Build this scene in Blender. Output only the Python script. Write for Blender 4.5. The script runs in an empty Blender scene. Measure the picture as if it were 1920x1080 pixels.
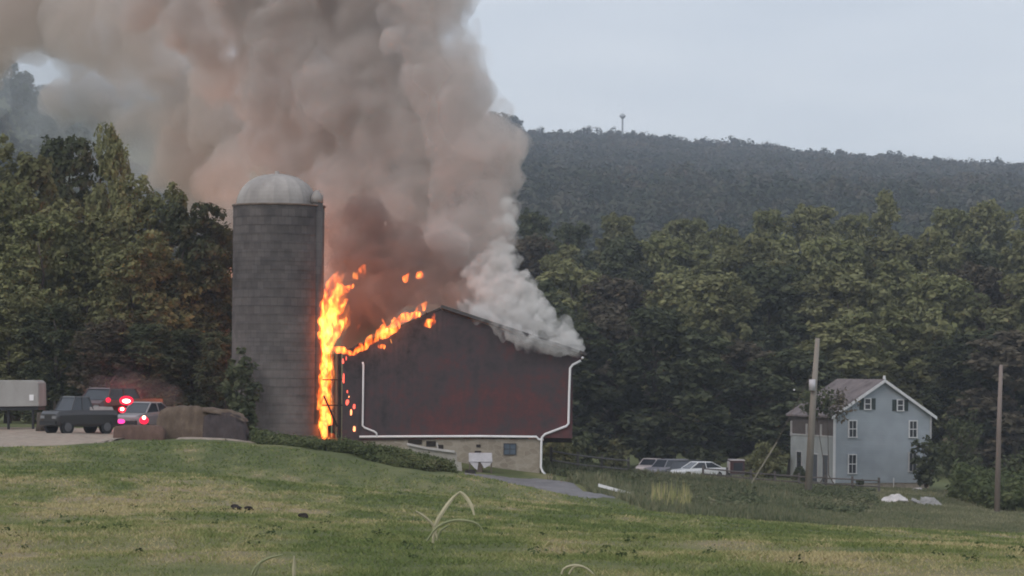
import bpy, math, random
import numpy as np
from mathutils import Vector, Matrix, noise as mnoise

R = math.radians
SC = bpy.context.scene
COL = SC.collection

# ------------------------------------------------------------------ camera
F = 5414.0            # focal length in pixels of the 1920 px wide frame
HROW = 700.0          # picture row of eye level
CZ = 10.0             # eye height above the valley floor datum
PHI = -0.010          # slight camera roll
cam_d = bpy.data.cameras.new('camera')
cam = bpy.data.objects.new('camera', cam_d)
COL.objects.link(cam)
cam.location = (0, 0, CZ)
cam.rotation_euler = (math.pi / 2, PHI, 0)
cam_d.sensor_width = 36.0
cam_d.lens = 36.0 * F / 1920.0
cam_d.shift_y = (HROW - 540.0) / 1920.0
cam_d.clip_start = 0.5
cam_d.clip_end = 20000
SC.camera = cam

# ------------------------------------------------------------------ world, sun, exposure
W = bpy.data.worlds.new('World')
SC.world = W
W.use_nodes = True
nt = W.node_tree
bg = nt.nodes['Background']
sky = nt.nodes.new('ShaderNodeTexSky')
sky.sky_type = 'NISHITA'
sky.sun_disc = False
sky.sun_elevation = R(16)
sky.sun_rotation = R(215)
sky.air_density = 1.0
sky.dust_density = 2.0
sky.ozone_density = 1.5
hs = nt.nodes.new('ShaderNodeHueSaturation')
hs.inputs['Saturation'].default_value = 0.42
# overcast: a soft, uneven cloud sheet evens out the clear-sky gradient
tc = nt.nodes.new('ShaderNodeTexCoord')
cn = nt.nodes.new('ShaderNodeTexNoise')
cn.inputs['Scale'].default_value = 7.0
cn.inputs['Detail'].default_value = 4.0
mp = nt.nodes.new('ShaderNodeMapping')
mp.inputs['Scale'].default_value = (1, 1, 5)
cr = nt.nodes.new('ShaderNodeValToRGB')
cr.color_ramp.elements[0].color = (4.1, 4.45, 4.95, 1)
cr.color_ramp.elements[1].color = (5.0, 5.25, 5.6, 1)
cr.color_ramp.elements[0].position = 0.35
cr.color_ramp.elements[1].position = 0.65
mx = nt.nodes.new('ShaderNodeMix')
mx.data_type = 'RGBA'
mx.inputs['Factor'].default_value = 0.75
nt.links.new(tc.outputs['Generated'], mp.inputs['Vector'])
nt.links.new(mp.outputs['Vector'], cn.inputs['Vector'])
nt.links.new(cn.outputs['Fac'], cr.inputs['Fac'])
nt.links.new(sky.outputs['Color'], hs.inputs['Color'])
nt.links.new(hs.outputs['Color'], mx.inputs['A'])
nt.links.new(cr.outputs['Color'], mx.inputs['B'])
nt.links.new(mx.outputs['Result'], bg.inputs['Color'])
bg.inputs['Strength'].default_value = 0.12

sun_d = bpy.data.lights.new('sun', 'SUN')
sun = bpy.data.objects.new('sun', sun_d)
COL.objects.link(sun)
sun_d.energy = 0.6
sun_d.angle = R(25)
sun_d.color = (1.0, 0.95, 0.88)
_sd = Vector((-0.55, -0.8, 0.75)).normalized()       # towards the sun: behind the camera, to its left
sun.rotation_euler = (-_sd).to_track_quat('-Z', 'Y').to_euler()
sky.sun_elevation = math.asin(_sd.z)
sky.sun_rotation = math.atan2(_sd.x, _sd.y)

SC.view_settings.view_transform = 'Standard'
SC.view_settings.look = 'None'
SC.view_settings.exposure = 0.62
SC.view_settings.gamma = 1.0
cy = SC.cycles
cy.max_bounces = 7
cy.diffuse_bounces = 3
cy.glossy_bounces = 2
cy.transmission_bounces = 3
cy.volume_bounces = 5
cy.transparent_max_bounces = 8
cy.use_denoising = True
cy.sample_clamp_indirect = 4.0
cy.pixel_filter_type = 'BLACKMAN_HARRIS'
cy.filter_width = 1.9


# ------------------------------------------------------------------ picture <-> place
RIGHT = Vector((math.cos(PHI), 0, -math.sin(PHI)))
UP = Vector((math.sin(PHI), 0, math.cos(PHI)))


def P(px, py, d):
    """the point at distance d along y seen at pixel (px, py) of the 1920x1080 photograph"""
    v = Vector((0, 1, 0)) + RIGHT * ((px - 960) / F) + UP * ((HROW - py) / F)
    return Vector((0, 0, CZ)) + v * d


def X(px, d):
    return P(px, HROW, d).x


# ------------------------------------------------------------------ helpers
def tag(o, label=None, cat=None, group=None, kind=None):
    if label:
        o['label'] = label
    if cat:
        o['category'] = cat
    if group:
        o['group'] = group
    if kind:
        o['kind'] = kind
    return o


def empty(name, loc, rz=0.0, label=None, cat=None, group=None):
    o = bpy.data.objects.new(name, None)
    o.empty_display_size = 0.3
    COL.objects.link(o)
    o.location = loc
    o.rotation_euler = (0, 0, rz)
    return tag(o, label, cat, group)


def mesh_obj(name, verts, faces, mat, parent=None, smooth=False):
    me = bpy.data.meshes.new(name)
    me.from_pydata([tuple(v) for v in verts], [], faces)
    me.update()
    if smooth:
        me.polygons.foreach_set('use_smooth', [True] * len(me.polygons))
    if mat:
        me.materials.append(mat)
    o = bpy.data.objects.new(name, me)
    COL.objects.link(o)
    if parent:
        o.parent = parent
    return o


def np_mesh(name, co, tri, mat, attr=None, smooth=False, n=3):
    """fast mesh from numpy arrays: co (N,3), tri (M,n); attr = per-vertex float 'tint'"""
    me = bpy.data.meshes.new(name)
    me.vertices.add(len(co))
    me.vertices.foreach_set('co', np.asarray(co, dtype=np.float32).ravel())
    m = len(tri)
    me.loops.add(m * n)
    me.loops.foreach_set('vertex_index', np.asarray(tri, dtype=np.int32).ravel())
    me.polygons.add(m)
    me.polygons.foreach_set('loop_start', np.arange(0, m * n, n, dtype=np.int32))
    me.polygons.foreach_set('loop_total', np.full(m, n, dtype=np.int32))
    if smooth:
        me.polygons.foreach_set('use_smooth', np.ones(m, dtype=bool))
    me.update(calc_edges=True)
    if attr is not None:
        a = me.attributes.new('tint', 'FLOAT', 'POINT')
        a.data.foreach_set('value', np.asarray(attr, dtype=np.float32))
    if mat:
        me.materials.append(mat)
    return me


def link(name, me, parent=None):
    o = bpy.data.objects.new(name, me)
    COL.objects.link(o)
    if parent:
        o.parent = parent
    return o


class MB:
    """collects shapes into one mesh"""

    def __init__(self):
        self.v = []
        self.f = []

    def add(self, vs, fs):
        o = len(self.v)
        self.v += [Vector(p) for p in vs]
        self.f += [tuple(i + o for i in f) for f in fs]
        return self

    def box(self, c, s, rot=None, taper=(1, 1)):
        c = Vector(c)
        x, y, z = s[0] / 2, s[1] / 2, s[2] / 2
        tx, ty = taper
        vs = [Vector(p) for p in ((-x, -y, -z), (x, -y, -z), (x, y, -z), (-x, y, -z),
                                  (-x * tx, -y * ty, z), (x * tx, -y * ty, z), (x * tx, y * ty, z), (-x * tx, y * ty, z))]
        if rot is not None:
            m = rot if isinstance(rot, Matrix) else Matrix.Rotation(rot, 3, 'Z')
            vs = [m @ p for p in vs]
        return self.add([p + c for p in vs], [(0, 3, 2, 1), (4, 5, 6, 7), (0, 1, 5, 4), (1, 2, 6, 5), (2, 3, 7, 6), (3, 0, 4, 7)])

    def tube(self, pts, rad, n=10, cap=True):
        pts = [Vector(p) for p in pts]
        if not hasattr(rad, '__len__'):
            rad = [rad] * len(pts)
        rings = []
        prev = None
        for i, p in enumerate(pts):
            a = pts[max(i - 1, 0)]
            b = pts[min(i + 1, len(pts) - 1)]
            t = (b - a).normalized()
            u = prev if prev is not None else (Vector((1, 0, 0)) if abs(t.x) < 0.8 else Vector((0, 1, 0)))
            u = (u - t * u.dot(t)).normalized()
            prev = u
            w = t.cross(u)
            rings.append([p + (u * math.cos(k * 2 * math.pi / n) + w * math.sin(k * 2 * math.pi / n)) * rad[i] for k in range(n)])
        vs = [q for r in rings for q in r]
        fs = []
        for i in range(len(rings) - 1):
            for k in range(n):
                a, b = i * n + k, i * n + (k + 1) % n
                fs.append((a, b, b + n, a + n))
        if cap:
            fs.append(tuple(range(n - 1, -1, -1)))
            fs.append(tuple((len(rings) - 1) * n + k for k in range(n)))
        return self.add(vs, fs)

    def prism(self, poly, ext):
        """poly = planar list of 3-D points, extruded by vector ext"""
        n = len(poly)
        a = [Vector(p) for p in poly]
        b = [p + Vector(ext) for p in a]
        fs = [tuple(range(n)), tuple(range(2 * n - 1, n - 1, -1))]
        for i in range(n):
            j = (i + 1) % n
            fs.append((i, i + n, j + n, j))
        return self.add(a + b, fs)

    def loft(self, rings, cap=True):
        n = len(rings[0])
        vs = [q for r in rings for q in r]
        fs = []
        for i in range(len(rings) - 1):
            for k in range(n):
                a, b = i * n + k, i * n + (k + 1) % n
                fs.append((a, b, b + n, a + n))
        if cap:
            fs.append(tuple(range(n - 1, -1, -1)))
            fs.append(tuple((len(rings) - 1) * n + k for k in range(n)))
        return self.add(vs, fs)

    def ball(self, c, r, n=10, m=6, sq=(1, 1, 1)):
        c = Vector(c)
        rings = []
        for i in range(m + 1):
            t = -math.pi / 2 + math.pi * i / m
            rr = max(math.cos(t), 0.02)
            rings.append([c + Vector((r * rr * math.cos(2 * math.pi * k / n) * sq[0], r * rr * math.sin(2 * math.pi * k / n) * sq[1], r * math.sin(t) * sq[2])) for k in range(n)])
        return self.loft(rings)

    def build(self, name, mat, parent=None, smooth=False, bevel=0.0, world=False):
        v = self.v
        if world and parent is not None:
            m = Matrix.LocRotScale(parent.location, parent.rotation_euler, None).inverted()
            v = [m @ p for p in v]
        o = mesh_obj(name, v, self.f, mat, parent, smooth)
        import bmesh
        bm = bmesh.new()
        bm.from_mesh(o.data)
        bmesh.ops.recalc_face_normals(bm, faces=bm.faces)
        if bevel:
            bmesh.ops.bevel(bm, geom=list(bm.edges), offset=bevel, segments=2, profile=0.5, affect='EDGES', clamp_overlap=True)
        bm.to_mesh(o.data)
        bm.free()
        return o


# ------------------------------------------------------------------ materials
def mat_base(name):
    m = bpy.data.materials.new(name)
    m.use_nodes = True
    return m, m.node_tree, m.node_tree.nodes['Principled BSDF']


def ramp(nt, stops):
    r = nt.nodes.new('ShaderNodeValToRGB')
    e = r.color_ramp.elements
    while len(e) < len(stops):
        e.new(0.5)
    for i, (p, c) in enumerate(stops):
        e[i].position = p
        e[i].color = (*c, 1)
    return r


def mat(name, stops, scale=3.0, rough=0.85, detail=6.0, stretch=(1, 1, 1), bump=0.0, metallic=0.0, spec=0.3, nrough=0.6):
    m, nt, b = mat_base(name)
    b.inputs['Roughness'].default_value = rough
    b.inputs['Metallic'].default_value = metallic
    b.inputs['Specular IOR Level'].default_value = spec
    if not isinstance(stops[0], (tuple, list)):
        c = stops
        stops = [(0.3, tuple(x * 0.82 for x in c)), (0.7, tuple(min(x * 1.15, 0.95) for x in c))]
    tc = nt.nodes.new('ShaderNodeTexCoord')
    mp = nt.nodes.new('ShaderNodeMapping')
    mp.inputs['Scale'].default_value = stretch
    n = nt.nodes.new('ShaderNodeTexNoise')
    n.inputs['Scale'].default_value = scale
    n.inputs['Detail'].default_value = detail
    n.inputs['Roughness'].default_value = nrough
    r = ramp(nt, stops)
    nt.links.new(tc.outputs['Object'], mp.inputs['Vector'])
    nt.links.new(mp.outputs['Vector'], n.inputs['Vector'])
    nt.links.new(n.outputs['Fac'], r.inputs['Fac'])
    nt.links.new(r.outputs['Color'], b.inputs['Base Color'])
    if bump:
        bp = nt.nodes.new('ShaderNodeBump')
        bp.inputs['Strength'].default_value = bump
        bp.inputs['Distance'].default_value = 0.05
        nt.links.new(n.outputs['Fac'], bp.inputs['Height'])
        nt.links.new(bp.outputs['Normal'], b.inputs['Normal'])
    return m


def leaf_mat(name, stops, trans=0.3, vary=0.16):
    m = bpy.data.materials.new(name)
    m.use_nodes = True
    nt = m.node_tree
    nt.nodes.clear()
    out = nt.nodes.new('ShaderNodeOutputMaterial')
    at = nt.nodes.new('ShaderNodeAttribute')
    at.attribute_name = 'tint'
    r = ramp(nt, stops)
    oi = nt.nodes.new('ShaderNodeObjectInfo')
    mr = nt.nodes.new('ShaderNodeMapRange')
    mr.inputs['To Min'].default_value = 1 - vary
    mr.inputs['To Max'].default_value = 1 + vary
    hsv = nt.nodes.new('ShaderNodeHueSaturation')
    hsv.inputs['Saturation'].default_value = 1.0
    d = nt.nodes.new('ShaderNodeBsdfDiffuse')
    t = nt.nodes.new('ShaderNodeBsdfTranslucent')
    mx = nt.nodes.new('ShaderNodeMixShader')
    mx.inputs[0].default_value = trans
    nt.links.new(at.outputs['Fac'], r.inputs['Fac'])
    nt.links.new(oi.outputs['Random'], mr.inputs['Value'])
    nt.links.new(mr.outputs['Result'], hsv.inputs['Value'])
    nt.links.new(r.outputs['Color'], hsv.inputs['Color'])
    nt.links.new(hsv.outputs['Color'], d.inputs['Color'])
    nt.links.new(hsv.outputs['Color'], t.inputs['Color'])
    nt.links.new(d.outputs[0], mx.inputs[1])
    nt.links.new(t.outputs[0], mx.inputs[2])
    nt.links.new(mx.outputs[0], out.inputs['Surface'])
    return m


def glow_mat(name, color, strength):
    m = bpy.data.materials.new(name)
    m.use_nodes = True
    nt = m.node_tree
    nt.nodes.clear()
    out = nt.nodes.new('ShaderNodeOutputMaterial')
    e = nt.nodes.new('ShaderNodeEmission')
    e.inputs['Color'].default_value = (*color, 1)
    e.inputs['Strength'].default_value = strength
    nt.links.new(e.outputs[0], out.inputs['Surface'])
    return m


def vol_mat(name, density, color, aniso=0.25, nscale=None, lo=0.3, hi=1.0, npos=(0.38, 0.62), emis=None, emis_s=0.0, step=1.0, ndetail=3.0, dist=0.0):
    m = bpy.data.materials.new(name)
    m.use_nodes = True
    nt = m.node_tree
    nt.nodes.clear()
    out = nt.nodes.new('ShaderNodeOutputMaterial')
    v = nt.nodes.new('ShaderNodeVolumePrincipled')
    v.inputs['Color'].default_value = (*color, 1)
    v.inputs['Density'].default_value = density
    v.inputs['Anisotropy'].default_value = aniso
    if emis:
        v.inputs['Emission Color'].default_value = (*emis, 1)
        v.inputs['Emission Strength'].default_value = emis_s
    if nscale:
        tc = nt.nodes.new('ShaderNodeTexCoord')
        n = nt.nodes.new('ShaderNodeTexNoise')
        n.inputs['Scale'].default_value = nscale
        n.inputs['Detail'].default_value = ndetail
        n.inputs['Roughness'].default_value = 0.55
        n.inputs['Distortion'].default_value = dist
        mr = nt.nodes.new('ShaderNodeMapRange')
        mr.interpolation_type = 'SMOOTHSTEP'
        mr.inputs['From Min'].default_value = npos[0]
        mr.inputs['From Max'].default_value = npos[1]
        mr.inputs['To Min'].default_value = density * lo
        mr.inputs['To Max'].default_value = density * hi
        nt.links.new(tc.outputs['Object'], n.inputs['Vector'])
        nt.links.new(n.outputs['Fac'], mr.inputs['Value'])
        nt.links.new(mr.outputs['Result'], v.inputs['Density'])
        m.cycles.volume_step_rate = step
    nt.links.new(v.outputs[0], out.inputs['Volume'])
    return m


# ------------------------------------------------------------------ value noise in numpy
_rs = np.random.RandomState(5)
_tab = _rs.rand(256, 256).astype(np.float64)


def vnoise(x, y, s):
    x = np.asarray(x) / s + 1000.0
    y = np.asarray(y) / s + 1000.0
    xi = np.floor(x).astype(int)
    yi = np.floor(y).astype(int)
    fx = x - xi
    fy = y - yi
    fx = fx * fx * (3 - 2 * fx)
    fy = fy * fy * (3 - 2 * fy)
    g = lambda a, b: _tab[a & 255, b & 255]
    return (g(xi, yi) * (1 - fx) * (1 - fy) + g(xi + 1, yi) * fx * (1 - fy) + g(xi, yi + 1) * (1 - fx) * fy + g(xi + 1, yi + 1) * fx * fy)


def fnoise(x, y, s, o=4):
    t, a, n = 0, 1.0, 0
    for k in range(o):
        t = t + a * vnoise(x + 37.1 * k, y - 19.7 * k, s / 2 ** k)
        n += a
        a *= 0.55
    return t / n


# ------------------------------------------------------------------ terrain
CP = []                                     # control points: picture position and distance


def cp(px, py, d):
    p = P(px, py, d)
    CP.append((p.x, p.y, p.z))


for x in (-15, 0, 15):
    CP.append((x, -5, CZ - 1.5))
    CP.append((x, 8, CZ - 1.55))
for px in (-250, 250, 700, 960, 1300, 1700, 2150):
    cp(px, 1080, 23)
for px, py, d in ((-200, 955, 50), (300, 960, 50), (800, 985, 52), (1300, 1010, 52), (1900, 1035, 52),
                  (-200, 890, 85), (300, 890, 85), (700, 920, 88), (1100, 965, 88), (1500, 995, 88), (1900, 1016, 85),
                  (-250, 842, 125), (0, 842, 125), (250, 840, 126), (480, 833, 128), (560, 842, 126), (640, 860, 124),
                  (760, 893, 120), (850, 918, 118), (950, 938, 116), (1100, 950, 114), (1250, 965, 114), (1450, 982, 116), (1900, 1002, 112),
                  (-250, 808, 145), (0, 808, 145), (200, 812, 145), (330, 818, 142), (430, 815, 142), (515, 813, 150),
                  (560, 824, 146), (640, 834, 147), (740, 862, 146), (800, 884, 145), (850, 902, 143), (900, 902, 143), (1000, 898, 146), (1090, 900, 148),
                  (1130, 930, 132), (1300, 940, 140), (1450, 950, 150), (1700, 962, 150), (1870, 964, 165), (2100, 985, 165),
                  (-250, 792, 170), (0, 792, 170), (250, 795, 170), (450, 800, 175),
                  (640, 822, 172), (900, 862, 175), (1080, 885, 180), (1300, 915, 190), (1510, 920, 190), (1700, 930, 195),
                  (1480, 905, 225), (1660, 915, 222), (1760, 918, 222), (2000, 925, 225), (1300, 903, 250), (1200, 892, 250), (1400, 902, 250),
                  (700, 850, 240), (0, 770, 240), (-250, 760, 240), (1000, 860, 270), (1500, 880, 280), (1900, 885, 280), (500, 830, 280)):
    cp(px, py, d)
CPA = np.array(CP)
_c2 = 7.0 ** 2


def _fit():
    n = len(CPA)
    xy = CPA[:, :2] / 1.0
    r = np.sqrt(((xy[:, None] - xy[None]) ** 2).sum(-1) + _c2)
    A = np.zeros((n + 3, n + 3))
    A[:n, :n] = r + np.eye(n) * -0.15
    A[:n, n] = 1
    A[:n, n + 1:] = xy
    A[n, :n] = 1
    A[n + 1:, :n] = xy.T
    return np.linalg.solve(A, np.concatenate([CPA[:, 2], np.zeros(3)]))


_w = _fit()


def sstep(x, a, b):
    t = np.clip((x - a) / (b - a), 0, 1)
    return t * t * (3 - 2 * t)


RX = np.array([-600, -300, 0, 5, 74, 155, 225, 300, 340, 500, 900]) * 1.0
RZ = np.array([185, 195, 178, 169, 167, 160, 155, 150, 149, 139, 117]) * 1.0 - 9


def far_h(x, y):
    z = 1.0 + 0.1 * np.clip(y - 280, 0, 170) + 0.02 * np.clip(y - 450, 0, 250)
    t = np.clip((y - 650) / 1250, 0, 1)
    ridge = np.interp(x * 1900 / np.maximum(y, 1900), RX, RZ)
    s = t ** 0.9 * (1 - 0.25 * t * (1 - t))
    z = z * (1 - s) + ridge * s
    z = z - 0.02 * np.clip(y - 2000, 0, 4000)
    z = z + (fnoise(x, y, 120, 3) - 0.5) * 14 * sstep(y, 650, 1100) * (1 - sstep(y, 1600, 1900) * 0.7)
    # wooded spur on the left
    z = z + 92 * np.exp(-(np.maximum(x + 170, 0) / 50) ** 2) * np.exp(-(((y - 690) / 130) ** 2))
    return z


def H(x, y):
    x = np.asarray(x, dtype=float)
    y = np.asarray(y, dtype=float)
    sh = np.broadcast(x, y).shape
    xf = np.broadcast_to(x, sh).ravel()
    yf = np.broadcast_to(y, sh).ravel()
    xc = np.clip(xf, -75, 85)
    yc = np.clip(yf, -20, 330)
    out = np.zeros(len(xf))
    n = len(CPA)
    for i in range(0, len(xf), 20000):
        a, b = xc[i:i + 20000], yc[i:i + 20000]
        r = np.sqrt((a[:, None] - CPA[None, :, 0]) ** 2 + (b[:, None] - CPA[None, :, 1]) ** 2 + _c2)
        out[i:i + 20000] = r @ _w[:n] + _w[n] + a * _w[n + 1] + b * _w[n + 2]
    k = sstep(yf, 255, 330)
    out = out * (1 - k) + far_h(xf, yf) * k
    out = out + (fnoise(xf, yf, 2.4, 2) - 0.5) * 0.2 * (1 - sstep(yf, 150, 230))
    return out.reshape(sh)


def hz(x, y):
    return float(H(np.array([x]), np.array([y]))[0])


def on(px, d):
    """a point on the ground, under picture column px at distance d"""
    x = X(px, d)
    return Vector((x, d, hz(x, d)))


def dryness(x, y):
    """0 = lush green, 1 = dry tan; long patches along the mower's lines"""
    u = x + 0.10 * y
    a = fnoise(u, y / 5.5, 1.5, 4)
    b = fnoise(x + 90, y / 4.0 + 40, 0.45, 3)
    c = fnoise(x - 50 + 0.1 * y, y / 3 + 10, 6, 2)
    t = 0.5 * a + 0.34 * b + 0.3 * c - 0.07
    near = 0.06 * (1 - sstep(y, 30, 75)) - 0.05 * sstep(y, 60, 110)
    return np.clip((t - 0.5 + near) * 3.6 + 0.33, 0, 1)


def build_ground():
    ys = [-30, -10, 0, 8, 14]
    y = 18.0
    while y < 150:
        ys.append(y)
        y += 0.55 + (y - 18) * 0.004
    while y < 320:
        ys.append(y)
        y += 2.5
    while y < 2400:
        ys.append(y)
        y += 14
    ys += [2600, 3200, 4200, 6000, 9000, 14000]
    xs = [0.0]
    x = 0.0
    while x < 45:
        x += 0.5 + x * 0.004
        xs.append(x)
    while x < 160:
        x += 3
        xs.append(x)
    while x < 600:
        x += 14
        xs.append(x)
    xs += [700, 900, 1300, 2000, 3500, 6000, 10000]
    xs = sorted(set([-a for a in xs] + xs))
    gx, gy = np.meshgrid(np.array(xs), np.array(ys))
    gz = H(gx, gy)
    co = np.stack([gx.ravel(), gy.ravel(), gz.ravel()], 1)
    nx, ny = len(xs), len(ys)
    i = np.arange(ny - 1)[:, None] * nx + np.arange(nx - 1)[None]
    q = np.stack([i, i + 1, i + nx + 1, i + nx], -1).reshape(-1, 4)
    m, nt, b = mat_base('meadow')
    b.inputs['Roughness'].default_value = 0.95
    b.inputs['Specular IOR Level'].default_value = 0.1
    at = nt.nodes.new('ShaderNodeAttribute')
    at.attribute_name = 'tint'
    tc = nt.nodes.new('ShaderNodeTexCoord')
    n = nt.nodes.new('ShaderNodeTexNoise')
    n.inputs['Scale'].default_value = 2.2
    n.inputs['Detail'].default_value = 10
    n.inputs['Roughness'].default_value = 0.78
    add = nt.nodes.new('ShaderNodeMath')
    add.operation = 'MULTIPLY_ADD'
    add.inputs[1].default_value = 1.1
    ad2 = nt.nodes.new('ShaderNodeMath')
    ad2.operation = 'ADD'
    ad2.inputs[1].default_value = -0.55
    r = ramp(nt, [(0.0, (0.097, 0.112, 0.05)), (0.4, (0.148, 0.156, 0.07)), (0.65, (0.19, 0.178, 0.094)), (1.0, (0.28, 0.22, 0.145))])
    nt.links.new(tc.outputs['Object'], n.inputs['Vector'])
    nt.links.new(n.outputs['Fac'], add.inputs[0])
    nt.links.new(at.outputs['Fac'], add.inputs[2])
    nt.links.new(add.outputs[0], ad2.inputs[0])
    nt.links.new(ad2.outputs[0], r.inputs['Fac'])
    nt.links.new(r.outputs['Color'], b.inputs['Base Color'])
    bp = nt.nodes.new('ShaderNodeBump')
    bp.inputs['Strength'].default_value = 0.6
    bp.inputs['Distance'].default_value = 0.08
    nt.links.new(n.outputs['Fac'], bp.inputs['Height'])
    nt.links.new(bp.outputs['Normal'], b.inputs['Normal'])
    dr = dryness(co[:, 0], co[:, 1])
    dr = dr * (1 - sstep(co[:, 1], 150, 190)) + 0.25 * sstep(co[:, 1], 150, 190)
    dr = np.where(co[:, 1] > 600, 0.35, dr)
    me = np_mesh('ground', co, q, m, attr=dr, smooth=True, n=4)
    o = link('ground', me)
    tag(o, kind='structure')


build_ground()


def draped(name, rows, m, lift, nseg=24, edge=0.0):
    """a sheet laid on the ground: rows = polylines of (px, d) with equal counts"""
    vs, fs = [], []
    nx = None
    pts = []
    for row in rows:
        line = []
        for k in range(nseg + 1):
            t = k / nseg * (len(row) - 1)
            i = min(int(t), len(row) - 2)
            f = t - i
            px = row[i][0] * (1 - f) + row[i + 1][0] * f
            d = row[i][1] * (1 - f) + row[i + 1][1] * f
            line.append((X(px, d), d))
        pts.append(line)
    full = []
    for a, b in zip(pts[:-1], pts[1:]):
        for s in range(14):
            t = s / 14
            full.append([(p[0] * (1 - t) + q[0] * t, p[1] * (1 - t) + q[1] * t) for p, q in zip(a, b)])
    full.append(pts[-1])
    rr = random.Random(3)
    for j, line in enumerate(full):
        for k, (x, y) in enumerate(line):
            if edge and (j in (0, len(full) - 1) or k in (0, len(line) - 1)):
                x += rr.uniform(-edge, edge)
                y += rr.uniform(-edge, edge) * 2
            vs.append((x, y, hz(x, y) + (lift if 0 < j < len(full) - 1 and 0 < k < len(line) - 1 else -0.06)))
    n = nseg + 1
    for j in range(len(full) - 1):
        for k in range(nseg):
            a = j * n + k
            fs.append((a, a + 1, a + n + 1, a + n))
    o = mesh_obj(name, vs, fs, m, None, True)
    return o


M = {}
M['gravel'] = mat('gravel', [(0.25, (0.2, 0.16, 0.13)), (0.5, (0.3, 0.245, 0.2)), (0.75, (0.38, 0.31, 0.25))], 2.2, 0.95, 9, bump=0.4)
M['asphalt'] = mat('asphalt', [(0.3, (0.13, 0.125, 0.128)), (0.7, (0.2, 0.19, 0.195))], 1.4, 0.9, 8, bump=0.2)
tag(draped('gravel_lot', [[(-260, 127.5), (-100, 127.5), (60, 128), (190, 130.5), (230, 136)], [(-260, 152), (-100, 152), (60, 152), (330, 152), (430, 150)]], M['gravel'], 0.06, 60, 0.4), kind='structure')
tag(draped('driveway', [[(905, 134), (1010, 126), (1100, 124), (1165, 127)], [(868, 146.5), (930, 147.2), (1030, 147.2), (1075, 146)]], M['asphalt'], 0.06, 48, 0.2), kind='structure')
tag(draped('dirt_patch', [[(330, 134.5), (400, 133.5), (470, 134), (520, 136)], [(335, 140), (400, 140), (460, 140), (500, 139)]], M['gravel'], 0.06, 40, 0.25), kind='structure')

# ------------------------------------------------------------------ grass of the meadow (uncountable)
def blades(name, n, d0, d1, px0, px1, hh, ww, m, seed, test=None, tint=None, power=1.0, lean=0.5):
    rs = np.random.RandomState(seed)
    u = rs.rand(n)
    d = d0 * (d1 / d0) ** (u ** power)
    px = px0 + (px1 - px0) * rs.rand(n)
    x = (px - 960) / F * d
    keep = np.ones(n, bool) if test is None else test(px, d, x)
    d, x = d[keep], x[keep]
    n = len(d)
    z = H(x, d) - 0.02
    k = (d / 40.0) ** 0.85
    h = hh * (0.5 + rs.rand(n)) * k ** 0.55 * (0.6 + 0.9 * fnoise(x * 2, d, 1.2, 2))
    w = ww * (0.6 + 0.8 * rs.rand(n)) * k
    a = rs.rand(n) * 6.283
    dx, dy = np.cos(a) * w, np.sin(a) * w
    b = rs.rand(n) * 6.283
    l = h * lean * rs.rand(n)
    tx, ty = x + np.cos(b) * l, d + np.sin(b) * l
    co = np.zeros((n, 3, 3))
    co[:, 0] = np.stack([x - dx, d - dy, z], 1)
    co[:, 1] = np.stack([x + dx, d + dy, z], 1)
    co[:, 2] = np.stack([tx, ty, z + h], 1)
    t = dryness(x, d) if tint is None else tint(x, d)
    t = np.clip(t + (rs.rand(n) - 0.5) * 0.6, 0, 1)
    me = np_mesh(name, co.reshape(-1, 3), np.arange(n * 3).reshape(-1, 3), m, attr=np.repeat(t, 3))
    return link(name, me)


M['grass'] = leaf_mat('grass_leaf', [(0.0, (0.137, 0.175, 0.0659)), (0.4, (0.218, 0.239, 0.0934)), (0.7, (0.295, 0.286, 0.133)), (1.0, (0.437, 0.366, 0.2))], 0.25, 0.0)


def lawn_test(px, d, x):
    lim = np.interp(px, [-300, 190, 300, 480, 560, 640, 760, 850, 905, 1010, 1165, 1250, 1450, 2200],
                    [127, 128, 133, 129, 127, 125, 121, 124, 133, 126, 124, 116, 118, 114])
    return d < lim + (fnoise(x, d, 2.0, 2) - 0.5) * 6


tag(blades('meadow_grass', 420000, 20, 140, -160, 2080, 0.045, 0.016, M['grass'], 11, lawn_test, lean=2.0), kind='stuff')

# broad-leaved weeds dotted through the meadow
def meadow_weeds():
    rs = np.random.RandomState(91)
    n = 260
    d = 26 * (115 / 26) ** rs.rand(n)
    px = rs.uniform(-150, 2080, n)
    x = (px - 960) / F * d
    z = H(x, d)
    k = 0.05 + 0.09 * rs.rand(n) ** 2
    cen = np.stack([x, d, z + k * 0.4], 1)
    co, p = leaf_cloud(cen, k * 1.1, 16, 0.022, rs, 0.5)
    t = np.clip(np.repeat(0.15 + 0.35 * rs.rand(n), 16) + (rs.rand(n * 16) - 0.5) * 0.3, 0, 1)
    me = np_mesh('broadleaf_weeds', co.reshape(-1, 3), np.arange(len(p) * 4).reshape(-1, 4),
                 leaf_mat('broadleaf_weed_leaf', [(0.0, (0.05, 0.07, 0.035)), (0.5, (0.09, 0.115, 0.055)), (1.0, (0.15, 0.17, 0.08))], 0.25, 0.0), attr=np.repeat(t, 4), n=4)
    tag(link('broadleaf_weeds', me), kind='stuff')


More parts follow.
